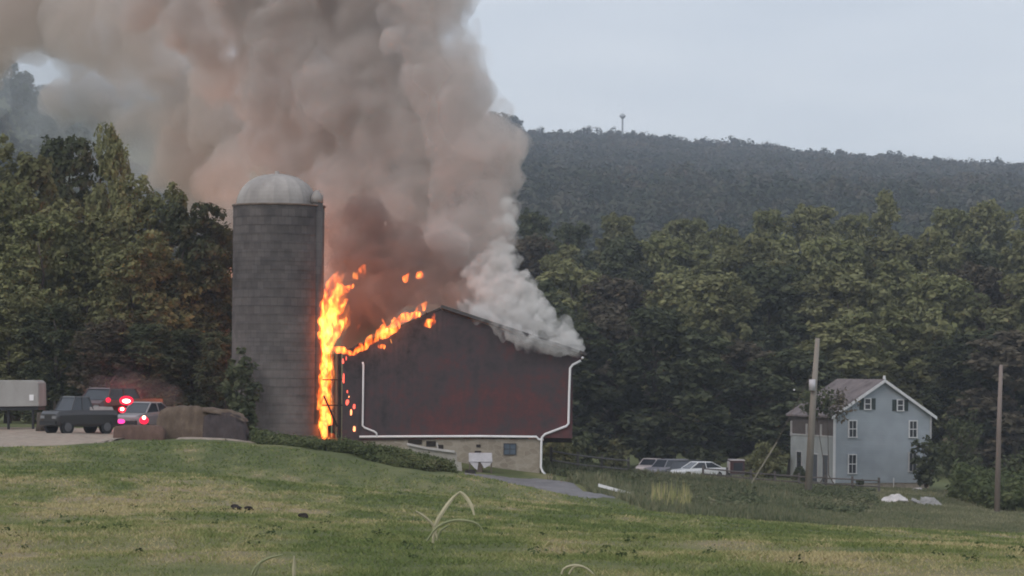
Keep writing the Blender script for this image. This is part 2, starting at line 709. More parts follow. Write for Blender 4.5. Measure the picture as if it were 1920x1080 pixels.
# ------------------------------------------------------------------ weeds (uncountable ground cover)
def leaf_cloud(centers, radii, per, size, rs, squash=0.8, up=0.85):
    """triangle-pair leaves scattered in many small clumps; returns co, quads, tint"""
    C = np.repeat(np.asarray(centers), per, 0)
    Rr = np.repeat(np.asarray(radii), per)
    n = len(C)
    v = rs.normal(size=(n, 3))
    v /= np.linalg.norm(v, axis=1)[:, None] + 1e-9
    rad = Rr * (0.45 + 0.6 * rs.rand(n))
    p = C + v * rad[:, None] * np.array([1, 1, squash])
    nrm = v * 0.8 + rs.normal(size=(n, 3)) * 0.5 + np.array([0, 0, up])
    nrm /= np.linalg.norm(nrm, axis=1)[:, None] + 1e-9
    ref = rs.normal(size=(n, 3))
    a = np.cross(nrm, ref)
    a /= np.linalg.norm(a, axis=1)[:, None] + 1e-9
    b = np.cross(nrm, a)
    s = size * (0.55 + 0.9 * rs.rand(n))
    a *= s[:, None]
    b *= (s * 0.62)[:, None]
    co = np.stack([p - a, p - b + a * 0.1, p + a, p + b + a * 0.1], 1)
    return co, p


meadow_weeds()


def weeds(name, poly, n, hmin, hmax, size, m, seed, tint_base, spread=0.3, per=26):
    """poly: list of (px, d) outline"""
    rs = np.random.RandomState(seed)
    pts = [(X(a, b), b) for a, b in poly]
    xs = [p[0] for p in pts]
    ys = [p[1] for p in pts]
    cs, rr = [], []
    while len(cs) < n:
        x = rs.uniform(min(xs), max(xs))
        y = rs.uniform(min(ys), max(ys))
        ins = False
        j = len(pts) - 1
        for i in range(len(pts)):
            if (pts[i][1] > y) != (pts[j][1] > y) and x < (pts[j][0] - pts[i][0]) * (y - pts[i][1]) / (pts[j][1] - pts[i][1]) + pts[i][0]:
                ins = not ins
            j = i
        if ins:
            cs.append((x, y))
    cs = np.array(cs)
    z = H(cs[:, 0], cs[:, 1])
    hn = fnoise(cs[:, 0], cs[:, 1], 4.0, 3)
    top = hmin + (hmax - hmin) * np.clip((hn - 0.3) * 2.2, 0, 1)
    zz = z + top * rs.rand(n) ** 0.6
    cen = np.stack([cs[:, 0], cs[:, 1], zz], 1)
    co, p = leaf_cloud(cen, np.full(n, spread) * (0.6 + 0.8 * rs.rand(n)), per, size, rs, 1.0)
    t = np.repeat(tint_base + (rs.rand(n) - 0.5) * 0.5 + (fnoise(cs[:, 0] + 7, cs[:, 1], 5, 2) - 0.5) * 0.9, per)
    t = np.clip(t + (rs.rand(len(t)) - 0.5) * 0.2, 0, 1)
    me = np_mesh(name, co.reshape(-1, 3), np.arange(len(p) * 4).reshape(-1, 4), m, attr=np.repeat(t, 4), n=4)
    return tag(link(name, me), kind='stuff')


M['weed'] = leaf_mat('weed_leaf', [(0.0, (0.0825, 0.101, 0.048)), (0.5, (0.138, 0.151, 0.072)), (0.8, (0.182, 0.168, 0.09)), (1.0, (0.242, 0.202, 0.12))], 0.25, 0.0)
M['weed_brown'] = leaf_mat('weed_brown_leaf', [(0.0, (0.0867, 0.103, 0.058)), (0.45, (0.153, 0.167, 0.098)), (0.8, (0.214, 0.205, 0.128)), (1.0, (0.306, 0.287, 0.18))], 0.25, 0.0)
weeds('weeds', [(470, 138), (480, 133), (560, 129), (640, 127), (740, 124), (810, 125), (850, 129), (856, 139), (800, 142.5), (740, 144), (640, 146), (560, 145.5)], 5200, 0.05, 0.6, 0.06, M['weed'], 21, 0.35, 0.2)
weeds('weeds', [(1040, 151), (1085, 146), (1130, 141), (1190, 132), (1260, 124), (1400, 126), (1470, 150), (1480, 185), (1440, 195), (1300, 200), (1180, 195), (1080, 175)], 2600, 0.05, 0.5, 0.07, M['weed_brown'], 22, 0.3, 0.2)
weeds('weeds', [(1790, 190), (1860, 172), (1990, 170), (2010, 230), (1800, 226)], 1300, 0.4, 2.4, 0.16, M['weed'], 24, 0.1, 0.5)

weeds('weeds', [(1480, 150), (1500, 205), (1640, 207), (1650, 165), (1600, 135)], 800, 0.05, 0.38, 0.07, M['weed_brown'], 27, 0.4, 0.2)


def strip_test(px, d, x):
    lo = np.interp(px, [1015, 1090, 1165, 1250, 1450, 1700, 2050], [150, 146, 127, 117, 119, 118, 116])
    hi = np.interp(px, [1015, 1180, 1300, 1480, 1560, 1750, 2050], [165, 215, 222, 215, 222, 220, 190])
    return (d > lo + (fnoise(x, d, 1.5, 2) - 0.5) * 8) & (d < hi)


def strip_tint(x, d):
    return 0.12 + 0.75 * fnoise(x, d / 3, 3.0, 3) + 0.12 * sstep(x, 12, 20)


tag(blades('tall_weeds', 120000, 116, 224, 1000, 2060, 0.17, 0.02, M['weed_brown'], 31, lambda px, d, x: strip_test(px, d, x) & (px < 1480 + (fnoise(x, d, 3, 2) - 0.5) * 160), strip_tint), kind='stuff')
tag(blades('rough_grass', 120000, 112, 226, 1380, 2060, 0.06, 0.018, M['weed_brown'], 32, lambda px, d, x: strip_test(px, d, x), strip_tint), kind='stuff')
tag(blades('dry_stems', 260, 122, 134, 1225, 1300, 0.42, 0.016, M['grass'], 33, None, lambda x, d: np.full(len(x), 0.72), lean=0.2), kind='stuff')

# ------------------------------------------------------------------ trees
M['bark'] = mat('bark', [(0.3, (0.05, 0.04, 0.032)), (0.7, (0.11, 0.09, 0.075))], 4, 0.95, 6, (1, 1, 0.25))
LEAF = {
    'dark': leaf_mat('leaf_dark_green', [(0.0, (0.05, 0.0589, 0.0348)), (0.5, (0.09, 0.101, 0.0564)), (1.0, (0.147, 0.154, 0.0864))], 0.3),
    'olive': leaf_mat('leaf_olive', [(0.0, (0.112, 0.117, 0.0578)), (0.5, (0.201, 0.201, 0.097)), (1.0, (0.296, 0.28, 0.143))], 0.32),
    'yellow': leaf_mat('leaf_yellow_green', [(0.0, (0.115, 0.127, 0.0585)), (0.5, (0.202, 0.207, 0.0961)), (1.0, (0.288, 0.278, 0.141))], 0.32),
    'brown': leaf_mat('leaf_brownish', [(0.0, (0.0688, 0.0612, 0.0456)), (0.5, (0.122, 0.105, 0.0744)), (1.0, (0.194, 0.155, 0.108))], 0.3),
}


def crown_mesh(seed, h, w, leaf, m, shape='round', dens=1.0, low=0.22):
    rs = np.random.RandomState(seed)
    lobes, lr = [], []
    nl = 11
    for i in range(nl):
        t = (i + 0.5) / nl
        if shape == 'cone':
            prof = (1 - t) ** 0.8 * 0.9 + 0.06
        elif shape == 'tall':
            prof = (math.sin(math.pi * (0.12 + 0.83 * t)) ** 0.7) * 0.8
        else:
            prof = math.sin(math.pi * (0.16 + 0.74 * t)) ** 0.65
        for _ in range(2 if shape != 'cone' else 1):
            ang = i * 2.4 + rs.rand() * 1.3 + _ * math.pi
            rr = w / 2 * prof * (0.35 + 0.4 * rs.rand())
            lobes.append((math.cos(ang) * rr, math.sin(ang) * rr, h * (low + (0.93 - low) * t) + rs.normal() * 0.3))
            lr.append(w * 0.2 * (0.65 + 0.6 * rs.rand()) * (0.55 + 0.45 * prof))
    cen, rad = [], []
    for c, r in zip(lobes, lr):
        k = max(4, int(17 * dens))
        v = rs.normal(size=(k, 3))
        v /= np.linalg.norm(v, axis=1)[:, None]
        pp = np.array(c) + v * r * (0.55 + 0.55 * rs.rand(k))[:, None] * np.array([1, 1, 0.85])
        cen.append(pp)
        rad.append(np.full(k, w * 0.055) * (0.6 + 0.9 * rs.rand(k)))
    cen = np.concatenate(cen)
    rad = np.concatenate(rad)
    per = 30
    co, p = leaf_cloud(cen, rad, per, leaf, rs, 0.75)
    t = np.repeat(rs.rand(len(cen)), per) * 0.6 + rs.rand(len(p)) * 0.3 + 0.05
    return np_mesh('crown', co.reshape(-1, 3), np.arange(len(p) * 4).reshape(-1, 4), m, attr=np.repeat(t, 4), n=4)


def trunk_mesh(seed, h, r, spread):
    rr = random.Random(seed)
    b = MB()
    pts, rad = [], []
    for i in range(7):
        t = i / 6
        pts.append((rr.uniform(-.15, .15) * i * 0.5, rr.uniform(-.15, .15) * i * 0.5, h * 0.85 * t - 0.3))
        rad.append(r * (1 - 0.8 * t) * (1.35 if i == 0 else 1))
    b.tube(pts, rad, 8)
    for k in range(9):
        t = rr.uniform(0.22, 0.75)
        i = int(t * 6)
        base = Vector(pts[i]).lerp(Vector(pts[i + 1]), t * 6 - i)
        a = k * 2.4 + rr.uniform(-.4, .4)
        L = spread * rr.uniform(0.55, 0.95) * (1.1 - 0.6 * t)
        mid = base + Vector((math.cos(a) * L * 0.5, math.sin(a) * L * 0.5, L * 0.35))
        end = base + Vector((math.cos(a) * L, math.sin(a) * L, L * 0.85))
        r0 = r * (1 - 0.75 * t) * 0.55
        b.tube([base, mid, end], [r0, r0 * 0.65, r0 * 0.2], 6)
    o = b.build('trunk', M['bark'], None, True)
    me = o.data
    bpy.data.objects.remove(o)
    return me


H0, W0 = 20.0, 10.0
TRUNK = [trunk_mesh(60 + i, H0, 0.34, 5.0) for i in range(3)]
CROWN = {}
for kk, (sp, sh, n) in enumerate((('dark', 'round', 2), ('olive', 'round', 2), ('yellow', 'round', 2), ('brown', 'round', 1), ('olive', 'cone', 1), ('dark', 'tall', 1), ('yellow', 'tall', 1))):
    for i in range(n):
        CROWN.setdefault((sp, sh), []).append(crown_mesh(100 + kk * 10 + i, H0, W0, 0.27, LEAF[sp], sh, 1.7, 0.1))
LCROWN = {}                                  # finer leaves for the nearer wood on the left
for kk, (sp, sh, n) in enumerate((('dark', 'round', 1), ('olive', 'round', 2), ('yellow', 'round', 1), ('brown', 'round', 1), ('olive', 'tall', 1))):
    for i in range(n):
        LCROWN.setdefault((sp, sh), []).append(crown_mesh(300 + kk * 10 + i, H0, W0, 0.22, LEAF[sp], sh, 2.0, 0.06))
_tn = [0]


def tree(px, top, d, w, sp, sh, label, group, lib=None, name='tree', cat='tree'):
    lib = lib or CROWN
    g = on(px, d)
    h = P(px, top, d).z - g.z
    _tn[0] += 1
    k = _tn[0]
    rr = random.Random(k)
    root = empty(name, g, rr.uniform(0, 6.28), label, cat, group)
    cm = lib[(sp, sh)]
    c = link('crown', cm[k % len(cm)], root)
    t = link('trunk', TRUNK[k % 3], root)
    s = h / H0
    for o in (c, t):
        o.scale = (w / W0, w / W0 * rr.uniform(0.9, 1.1), s)
    return root


COLS = [(965, 'just right of the smoking barn eave'), (1055, 'above the weeds between barn and parked cars'), (1150, 'left of the silver car'),
        (1240, 'above the silver car'), (1320, 'above the white sedan'), (1405, 'above the red box truck'), (1490, 'left of the nearer utility pole'),
        (1572, 'above the shaded side of the pale house'), (1660, 'above the pale house gable peak'), (1745, "above the pale house's right eave"),
        (1830, 'left of the thin right utility pole'), (1915, 'right of the thin right utility pole')]
LAY = [('low', 'lowest front', 266), ('mid', 'second layer', 302), ('up', 'third layer', 345), ('sky', 'skyline', 400)]
TOPS = {'low': [640, 600, 585, 570, 600, 620, 640, 600, 575, 600, 610, 600],
        'mid': [500, 490, 500, 515, 500, 490, 500, 500, 480, 500, 490, 480],
        'up': [440, 455, 440, 440, 450, 445, 440, 440, 430, 430, 440, 430],
        'sky': [380, 408, 388, 388, 405, 385, 376, 380, 338, 372, 366, 364]}
SPEC = {'low': 'dark dark brown dark dark brown dark olive yellow olive dark brown'.split(),
        'mid': 'dark olive brown olive olive dark olive olive yellow yellow brown olive'.split(),
        'up': 'brown olive dark yellow yellow olive yellow yellow olive olive dark olive'.split(),
        'sky': 'dark dark olive yellow yellow yellow olive yellow olive yellow olive olive'.split()}
WORD = {'dark': 'dark green', 'olive': 'olive green', 'yellow': 'yellowish green', 'brown': 'brownish'}
rt = random.Random(8)
for key, lname, d0 in LAY:
    for i, (px, where) in enumerate(COLS):
        sp = SPEC[key][i]
        sh = 'round'
        if key == 'sky' and i == 8:
            sh = 'cone'
        elif (i + d0) % 5 == 0 and sp in ('dark', 'yellow'):
            sh = 'tall'
        d = d0 + rt.uniform(-8, 8)
        wid = rt.uniform(9.5, 12.5) * (0.85 if key == 'sky' else 1)
        tree(px + rt.uniform(-15, 15) + (25 if key in ('mid', 'sky') else 0) * (0 if (key == 'sky' and i == 8) else 1), TOPS[key][i] + rt.uniform(-10, 10), d, wid, sp, sh,
             f'{WORD[sp]} {"pointed " if sh == "cone" else "slender " if sh == "tall" else ""}{lname} tree {where}', 'trees of the wood right of the barn')

LT = [  # nearer wood on the left: px, top, d, width, species, shape, label
    (30, 245, 186, 7.5, 'olive', 'round', 'olive tree at the left edge rising above the grey trailer'),
    (120, 238, 192, 7.0, 'dark', 'round', 'dark green tree with a high rounded top left of the tallest sprig'),
    (205, 212, 184, 4.0, 'olive', 'tall', 'tallest slender tree with a thin sprig against the smoke'),
    (285, 325, 178, 6.5, 'olive', 'round', 'olive tree right below the tallest sprig'),
    (345, 365, 176, 6.0, 'dark', 'round', 'dark rounded tree sloping down towards the silo'),
    (400, 405, 178, 5.0, 'dark', 'round', 'dark smoke veiled tree just left of the silo top'),
    (-10, 335, 176, 6.5, 'yellow', 'round', 'yellowish tree cut by the left edge above the trailer roof'),
    (75, 390, 174, 6.5, 'yellow', 'round', 'yellowish bushy tree above the gap between trailer and pickup'),
    (160, 370, 176, 6.5, 'olive', 'round', 'olive bushy tree above the dark pickup'),
    (245, 430, 172, 6.5, 'olive', 'round', 'olive bushy tree above the red emergency lights'),
    (320, 470, 176, 6.0, 'olive', 'round', 'olive tree above the hay stack left half'),
    (390, 500, 184, 5.0, 'brown', 'round', 'brownish tree above the dark end of the hay stack'),
    (15, 540, 166, 5.5, 'olive', 'round', 'low olive tree right behind the grey trailer'),
    (105, 560, 165, 5.5, 'dark', 'round', 'low dark tree right behind the dark pickup'),
    (195, 590, 163, 5.0, 'brown', 'round', 'low brownish tree right behind the red rescue truck'),
    (280, 600, 164, 5.0, 'dark', 'round', 'low dark tree right behind the white police car'),
    (360, 610, 165, 4.8, 'dark', 'round', 'low dark tree right behind the hay stack'),
    (425, 615, 163, 4.0, 'dark', 'round', 'low dark tree whose branches reach the silo wall'),
]
for a in LT:
    tree(a[0], a[1], a[2], a[3], a[4], a[5], a[6], 'trees of the wood left of the silo', LCROWN)

# bushes
def bush(px, d, w, h, sp, label, group='bushes', per=26, leaf=0.16, k=60, zc=None, name='bush'):
    g = on(px, d)
    rs = np.random.RandomState(int(px) + int(d))
    v = rs.normal(size=(k, 3))
    v /= np.linalg.norm(v, axis=1)[:, None]
    cen = v * np.array([w / 2, w / 2, h / 2]) * (0.35 + 0.6 * rs.rand(k))[:, None] + np.array([0, 0, zc if zc else h * 0.5])
    co, p = leaf_cloud(cen, np.full(k, w * 0.13), per, leaf, rs, 0.9)
    t = np.repeat(rs.rand(k), per) * 0.6 + rs.rand(len(p)) * 0.3
    root = empty(name, g, 0, label, name.replace('_', ' '), group)
    link('foliage', np_mesh('foliage', co.reshape(-1, 3), np.arange(len(p) * 4).reshape(-1, 4), LEAF[sp], attr=np.repeat(t, 4), n=4), root)
    b = MB()
    rr = random.Random(int(px))
    for i in range(1 if zc else 4):
        b.tube([(0, 0, -0.1), (rr.uniform(-.2, .2) * w, rr.uniform(-.2, .2) * w, h * 0.35), (rr.uniform(-.35, .35) * w, rr.uniform(-.35, .35) * w, (zc if zc else h * 0.75))], [0.05, 0.035, 0.012], 6)
    b.build('stem', M['bark'], root)
    return root


bush(1738, 221.5, 2.3, 4.6, 'dark', 'dark climbing bush against the right corner of the pale house', k=80)
bush(1440, 232, 3.4, 3.4, 'olive', 'olive bush left of the pale house beside the guy wire')
bush(1408, 240, 2.6, 2.2, 'olive', 'small olive bush behind the red box truck')
bush(1150, 258, 3.6, 3.4, 'olive', 'olive bush at the wood edge left of the white hood')
bush(1232, 262, 4.0, 2.6, 'yellow', 'bright green bush right behind the silver car')
bush(1090, 215, 3.6, 3.0, 'dark', 'dark bush right of the barn under the forebay')
bush(1050, 190, 2.6, 2.4, 'olive', 'pale olive bush close to the barn downspout')
bush(452, 148.5, 2.2, 4.6, 'dark', 'dark leafy bush climbing the lower left silo wall', leaf=0.13)
bush(452, 143, 1.6, 1.8, 'dark', 'low dark bush at the silo foot behind the hay stack end', leaf=0.12)
bush(1800, 212, 4.4, 6.4, 'dark', 'dark bush right of the pale house in shade')
bush(1920, 200, 4.2, 3.6, 'dark', 'dark bush at the right edge behind the thin pole')
bush(1536, 219, 3.0, 2.6, 'dark', 'dark leafy small tree between the utility pole and the house roof', k=60, per=18, leaf=0.13, zc=6.3, name='small_tree')
bush(1570, 219.5, 3.4, 2.4, 'brown', 'small thin brownish tree whose branches cross the house roof edge', k=46, per=12, leaf=0.12, zc=6.2, name='small_tree')
bush(1500, 220, 1.2, 1.3, 'dark', 'dark bush in front of the shaded side of the pale house', leaf=0.12)
bush(1615, 222, 0.7, 0.7, 'dark', 'tiny dark bush at the foot of the pale gable', leaf=0.08, k=20)

# the far wood over the hill: one mass
def hill_wood():
    rs = np.random.RandomState(77)
    pts = []
    for y in np.arange(600, 1960, 9.5):
        xs = np.arange((-0.2 if y > 1450 else -0.04) * y - 20, 0.2 * y + 30, 8.5)
        xs = xs + rs.uniform(-4, 4, len(xs))
        pts.append(np.stack([xs, np.full(len(xs), y) + rs.uniform(-4, 4, len(xs))], 1))
    for y in np.arange(470, 800, 9.0):
        xs = np.arange(-290, -30, 8.0)
        pts.append(np.stack([xs + rs.uniform(-3, 3, len(xs)), np.full(len(xs), y) + rs.uniform(-3, 3, len(xs))], 1))
    p = np.concatenate(pts)
    p = p[rs.rand(len(p)) < 0.93]
    z = H(p[:, 0], p[:, 1])
    n = len(p)
    hgt = 8 + 7 * rs.rand(n) + (rs.rand(n) < 0.12) * 4
    wid = 7 + 6.5 * rs.rand(n)
    kk = 8
    cen = np.repeat(np.stack([p[:, 0], p[:, 1], z], 1), kk, 0)
    u = rs.normal(size=(n * kk, 3))
    u[:, 2] = np.abs(u[:, 2]) * 0.9 - 0.15
    u /= np.linalg.norm(u, axis=1)[:, None]
    w2 = np.repeat(wid, kk)
    h2 = np.repeat(hgt, kk)
    cen = cen + np.stack([u[:, 0] * w2 * 0.33, u[:, 1] * w2 * 0.33, h2 * 0.58 + u[:, 2] * w2 * 0.3], 1)
    per = 13
    co, q = leaf_cloud(cen, w2 * 0.2, per, 0.95, rs, 0.9)
    tone = 0.6 * rs.rand(n) + 0.75 * (fnoise(p[:, 0], p[:, 1], 70, 3) - 0.5) + 0.2
    t = np.repeat(np.repeat(tone, kk) + (rs.rand(n * kk) - 0.5) * 0.15, per)
    me = np_mesh('far_wood', co.reshape(-1, 3), np.arange(len(q) * 4).reshape(-1, 4),
                 leaf_mat('leaf_far_wood', [(0.0, (0.0309, 0.0421, 0.0314)), (0.4, (0.0595, 0.0706, 0.0483)), (0.7, (0.0924, 0.0896, 0.0652)), (1.0, (0.137, 0.116, 0.0869))], 0.2, 0.0),
                 attr=np.repeat(np.clip(t, 0, 1), 4), n=4)
    tag(link('far_wood', me), kind='stuff')


hill_wood()

# ------------------------------------------------------------------ silo
def stave_mat():
    m, nt, b = mat_base('concrete_staves')
    b.inputs['Roughness'].default_value = 0.92
    b.inputs['Specular IOR Level'].default_value = 0.15
    N, L = nt.nodes.new, nt.links.new
    tc = N('ShaderNodeTexCoord')
    sep = N('ShaderNodeSeparateXYZ')
    L(tc.outputs['Object'], sep.inputs[0])
    at = N('ShaderNodeMath')
    at.operation = 'ARCTAN2'
    L(sep.outputs['Y'], at.inputs[0])
    L(sep.outputs['X'], at.inputs[1])
    sc = N('ShaderNodeMath')
    sc.operation = 'MULTIPLY'
    sc.inputs[1].default_value = 2.39
    L(at.outputs[0], sc.inputs[0])
    cb = N('ShaderNodeCombineXYZ')
    L(sc.outputs[0], cb.inputs['X'])
    L(sep.outputs['Z'], cb.inputs['Y'])
    br = N('ShaderNodeTexBrick')
    br.inputs['Scale'].default_value = 1.0
    br.inputs['Brick Width'].default_value = 0.36
    br.inputs['Row Height'].default_value = 0.42
    br.inputs['Mortar Size'].default_value = 0.012
    br.inputs['Color1'].default_value = (0.068, 0.058, 0.056, 1)
    br.inputs['Color2'].default_value = (0.15, 0.13, 0.125, 1)
    br.inputs['Mortar'].default_value = (0.045, 0.04, 0.04, 1)
    L(cb.outputs[0], br.inputs['Vector'])
    n = N('ShaderNodeTexNoise')
    n.inputs['Scale'].default_value = 0.55
    n.inputs['Detail'].default_value = 9
    n.inputs['Roughness'].default_value = 0.68
    L(tc.outputs['Object'], n.inputs['Vector'])
    zr = N('ShaderNodeMapRange')              # staves paler low down
    zr.inputs['From Min'].default_value = 1.0
    zr.inputs['From Max'].default_value = 8.0
    zr.inputs['To Min'].default_value = 0.2
    zr.inputs['To Max'].default_value = -0.08
    L(sep.outputs['Z'], zr.inputs['Value'])
    ad = N('ShaderNodeMath')
    L(n.outputs['Fac'], ad.inputs[0])
    L(zr.outputs['Result'], ad.inputs[1])
    r = ramp(nt, [(0.28, (0.05, 0.046, 0.047)), (0.5, (0.105, 0.092, 0.089)), (0.8, (0.2, 0.176, 0.166))])
    L(ad.outputs[0], r.inputs['Fac'])
    mx = N('ShaderNodeMix')
    mx.data_type = 'RGBA'
    mx.inputs['Factor'].default_value = 0.62
    L(br.outputs['Color'], mx.inputs['A'])
    L(r.outputs['Color'], mx.inputs['B'])
    L(mx.outputs['Result'], b.inputs['Base Color'])
    return m


M['stave'] = stave_mat()
M['dome'] = mat('weathered_dome_metal', [(0.3, (0.2, 0.18, 0.17)), (0.7, (0.38, 0.345, 0.325))], 0.8, 0.6, 6, (1, 1, 0.3))
M['rust'] = mat('rusty_iron', [(0.3, (0.1, 0.075, 0.06)), (0.7, (0.17, 0.13, 0.105))], 2, 0.9)
SD = 152.0
sb = P(517, 815, SD)
sr = 85 * SD / F
stop = P(517, 385, SD).z
silo = empty('silo', (sb.x + 0.05, SD, sb.z - 0.4), 0, 'tall dark concrete silo with a pale ribbed dome roof beside the fire', 'silo')
sh_ = stop - silo.location.z
b = MB()
rings = []
NS = 72
for i in range(41):
    z = sh_ * i / 40
    rings.append([(math.cos(k * 2 * math.pi / NS) * (sr + (0.012 if k % 2 else 0)), math.sin(k * 2 * math.pi / NS) * (sr + (0.012 if k % 2 else 0)), z) for k in range(NS)])
b.loft(rings)
b.build('wall', M['stave'], silo, True)
b = MB()
for i in range(26):
    z = 0.6 + (sh_ - 0.8) * i / 25
    pts = [(math.cos(k * 2 * math.pi / 48) * (sr + 0.02), math.sin(k * 2 * math.pi / 48) * (sr + 0.02), z) for k in range(49)]
    b.tube(pts, 0.011, 5, False)
b.build('hoop', M['stave'], silo)
b = MB()
dr = 74 * SD / F
rings = []
ND = 48
for i in range(13):
    t = i / 12 * math.pi / 2
    rr = dr * max(math.cos(t) ** 0.85, 0.02)
    rings.append([(math.cos(k * 2 * math.pi / ND) * rr * (1.025 if k % 3 == 0 else 1), math.sin(k * 2 * math.pi / ND) * rr * (1.025 if k % 3 == 0 else 1), sh_ + 0.02 + math.sin(t) * 58 * SD / F) for k in range(ND)])
b.loft(rings)
dome = b.build('dome', M['dome'], silo, False)
dome.location.x = -0.12
MB().tube([(0, 0, sh_ + 1.55), (0, 0, sh_ + 1.8)], [0.16, 0.1], 10).build('vent', M['dome'], dome)
b = MB()
b.tube([(math.cos(k * 2 * math.pi / 48) * (sr + 0.03), math.sin(k * 2 * math.pi / 48) * (sr + 0.03), sh_ - 0.05) for k in range(49)], 0.06, 6, False)
b.build('rim', M['rust'], silo)
ch = MB()
a0 = R(-24)
cx_, cy_ = math.cos(a0) * (sr - 0.12), math.sin(a0) * (sr - 0.12)
ch.tube([(cx_, cy_, 1.0), (cx_, cy_, sh_ + 0.1)], 0.3, 12)
chute = ch.build('chute', M['stave'], silo, True)
c2 = MB()
c2.tube([(cx_, cy_, sh_ + 0.1), (cx_, cy_, sh_ + 0.45), (cx_ - 0.05, cy_, sh_ + 0.75)], [0.33, 0.31, 0.1], 12)
c2.build('chute_cap', M['dome'], chute, True)

# ------------------------------------------------------------------ barn
BD = 150.0
M['barn_red'] = None


def barn_mat():
    m, nt, b = mat_base('barn_boards')
    b.inputs['Roughness'].default_value = 0.9
    b.inputs['Specular IOR Level'].default_value = 0.15
    tc = nt.nodes.new('ShaderNodeTexCoord')
    # vertical boards: each its own tone
    sep = nt.nodes.new('ShaderNodeSeparateXYZ')
    nt.links.new(tc.outputs['Object'], sep.inputs[0])
    ml = nt.nodes.new('ShaderNodeMath')
    ml.operation = 'MULTIPLY'
    ml.inputs[1].default_value = 4.0
    fl = nt.nodes.new('ShaderNodeMath')
    fl.operation = 'FLOOR'
    wn = nt.nodes.new('ShaderNodeTexWhiteNoise')
    wn.noise_dimensions = '1D'
    nt.links.new(sep.outputs['X'], ml.inputs[0])
    nt.links.new(ml.outputs[0], fl.inputs[0])
    nt.links.new(fl.outputs[0], wn.inputs['W'])
    # soot: large patches, heavier high up where the fire has charred the boards
    n1 = nt.nodes.new('ShaderNodeTexNoise')
    n1.inputs['Scale'].default_value = 0.7
    n1.inputs['Detail'].default_value = 7
    n1.inputs['Roughness'].default_value = 0.62
    nt.links.new(tc.outputs['Object'], n1.inputs['Vector'])
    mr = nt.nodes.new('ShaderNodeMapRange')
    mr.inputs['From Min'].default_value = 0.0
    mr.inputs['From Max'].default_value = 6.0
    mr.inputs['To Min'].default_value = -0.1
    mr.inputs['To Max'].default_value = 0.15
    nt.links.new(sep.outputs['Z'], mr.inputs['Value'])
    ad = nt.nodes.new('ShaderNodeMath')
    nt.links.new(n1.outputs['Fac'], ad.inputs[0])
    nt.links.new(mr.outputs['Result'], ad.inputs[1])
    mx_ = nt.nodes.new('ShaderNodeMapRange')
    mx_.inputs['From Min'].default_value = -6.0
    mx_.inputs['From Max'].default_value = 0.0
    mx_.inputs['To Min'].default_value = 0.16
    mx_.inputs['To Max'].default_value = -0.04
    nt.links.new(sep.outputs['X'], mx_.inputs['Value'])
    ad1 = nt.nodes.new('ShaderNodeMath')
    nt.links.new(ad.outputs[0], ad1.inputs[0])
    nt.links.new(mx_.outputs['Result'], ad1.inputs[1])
    ad2 = nt.nodes.new('ShaderNodeMath')
    ad2.operation = 'MULTIPLY_ADD'
    ad2.inputs[1].default_value = 0.05
    nt.links.new(wn.outputs['Value'], ad2.inputs[0])
    nt.links.new(ad1.outputs[0], ad2.inputs[2])
    n3 = nt.nodes.new('ShaderNodeTexNoise')
    n3.inputs['Scale'].default_value = 3.2
    n3.inputs['Detail'].default_value = 5
    n3.inputs['Roughness'].default_value = 0.7
    nt.links.new(tc.outputs['Object'], n3.inputs['Vector'])
    ad3 = nt.nodes.new('ShaderNodeMath')
    ad3.operation = 'MULTIPLY_ADD'
    ad3.inputs[1].default_value = 0.62
    nt.links.new(n3.outputs['Fac'], ad3.inputs[0])
    ad4 = nt.nodes.new('ShaderNodeMath')
    ad4.inputs[1].default_value = -0.29
    nt.links.new(ad2.outputs[0], ad3.inputs[2])
    nt.links.new(ad3.outputs[0], ad4.inputs[0])
    ad2 = ad4
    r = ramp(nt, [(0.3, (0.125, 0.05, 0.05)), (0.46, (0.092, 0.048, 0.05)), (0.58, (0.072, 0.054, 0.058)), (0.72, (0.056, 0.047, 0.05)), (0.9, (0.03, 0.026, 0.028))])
    nt.links.new(ad2.outputs[0], r.inputs['Fac'])
    nt.links.new(r.outputs['Color'], b.inputs['Base Color'])
    return m


M['barn_red'] = barn_mat()
M['char'] = mat('charred_wood', [(0.3, (0.018, 0.015, 0.014)), (0.7, (0.045, 0.036, 0.033))], 3, 0.95)
M['rooftin'] = mat('sooty_roof', [(0.3, (0.05, 0.045, 0.045)), (0.7, (0.095, 0.085, 0.085))], 1.5, 0.8)
M['white'] = mat('white_paint', [(0.3, (0.68, 0.66, 0.67)), (0.7, (0.8, 0.78, 0.79))], 1.5, 0.6)


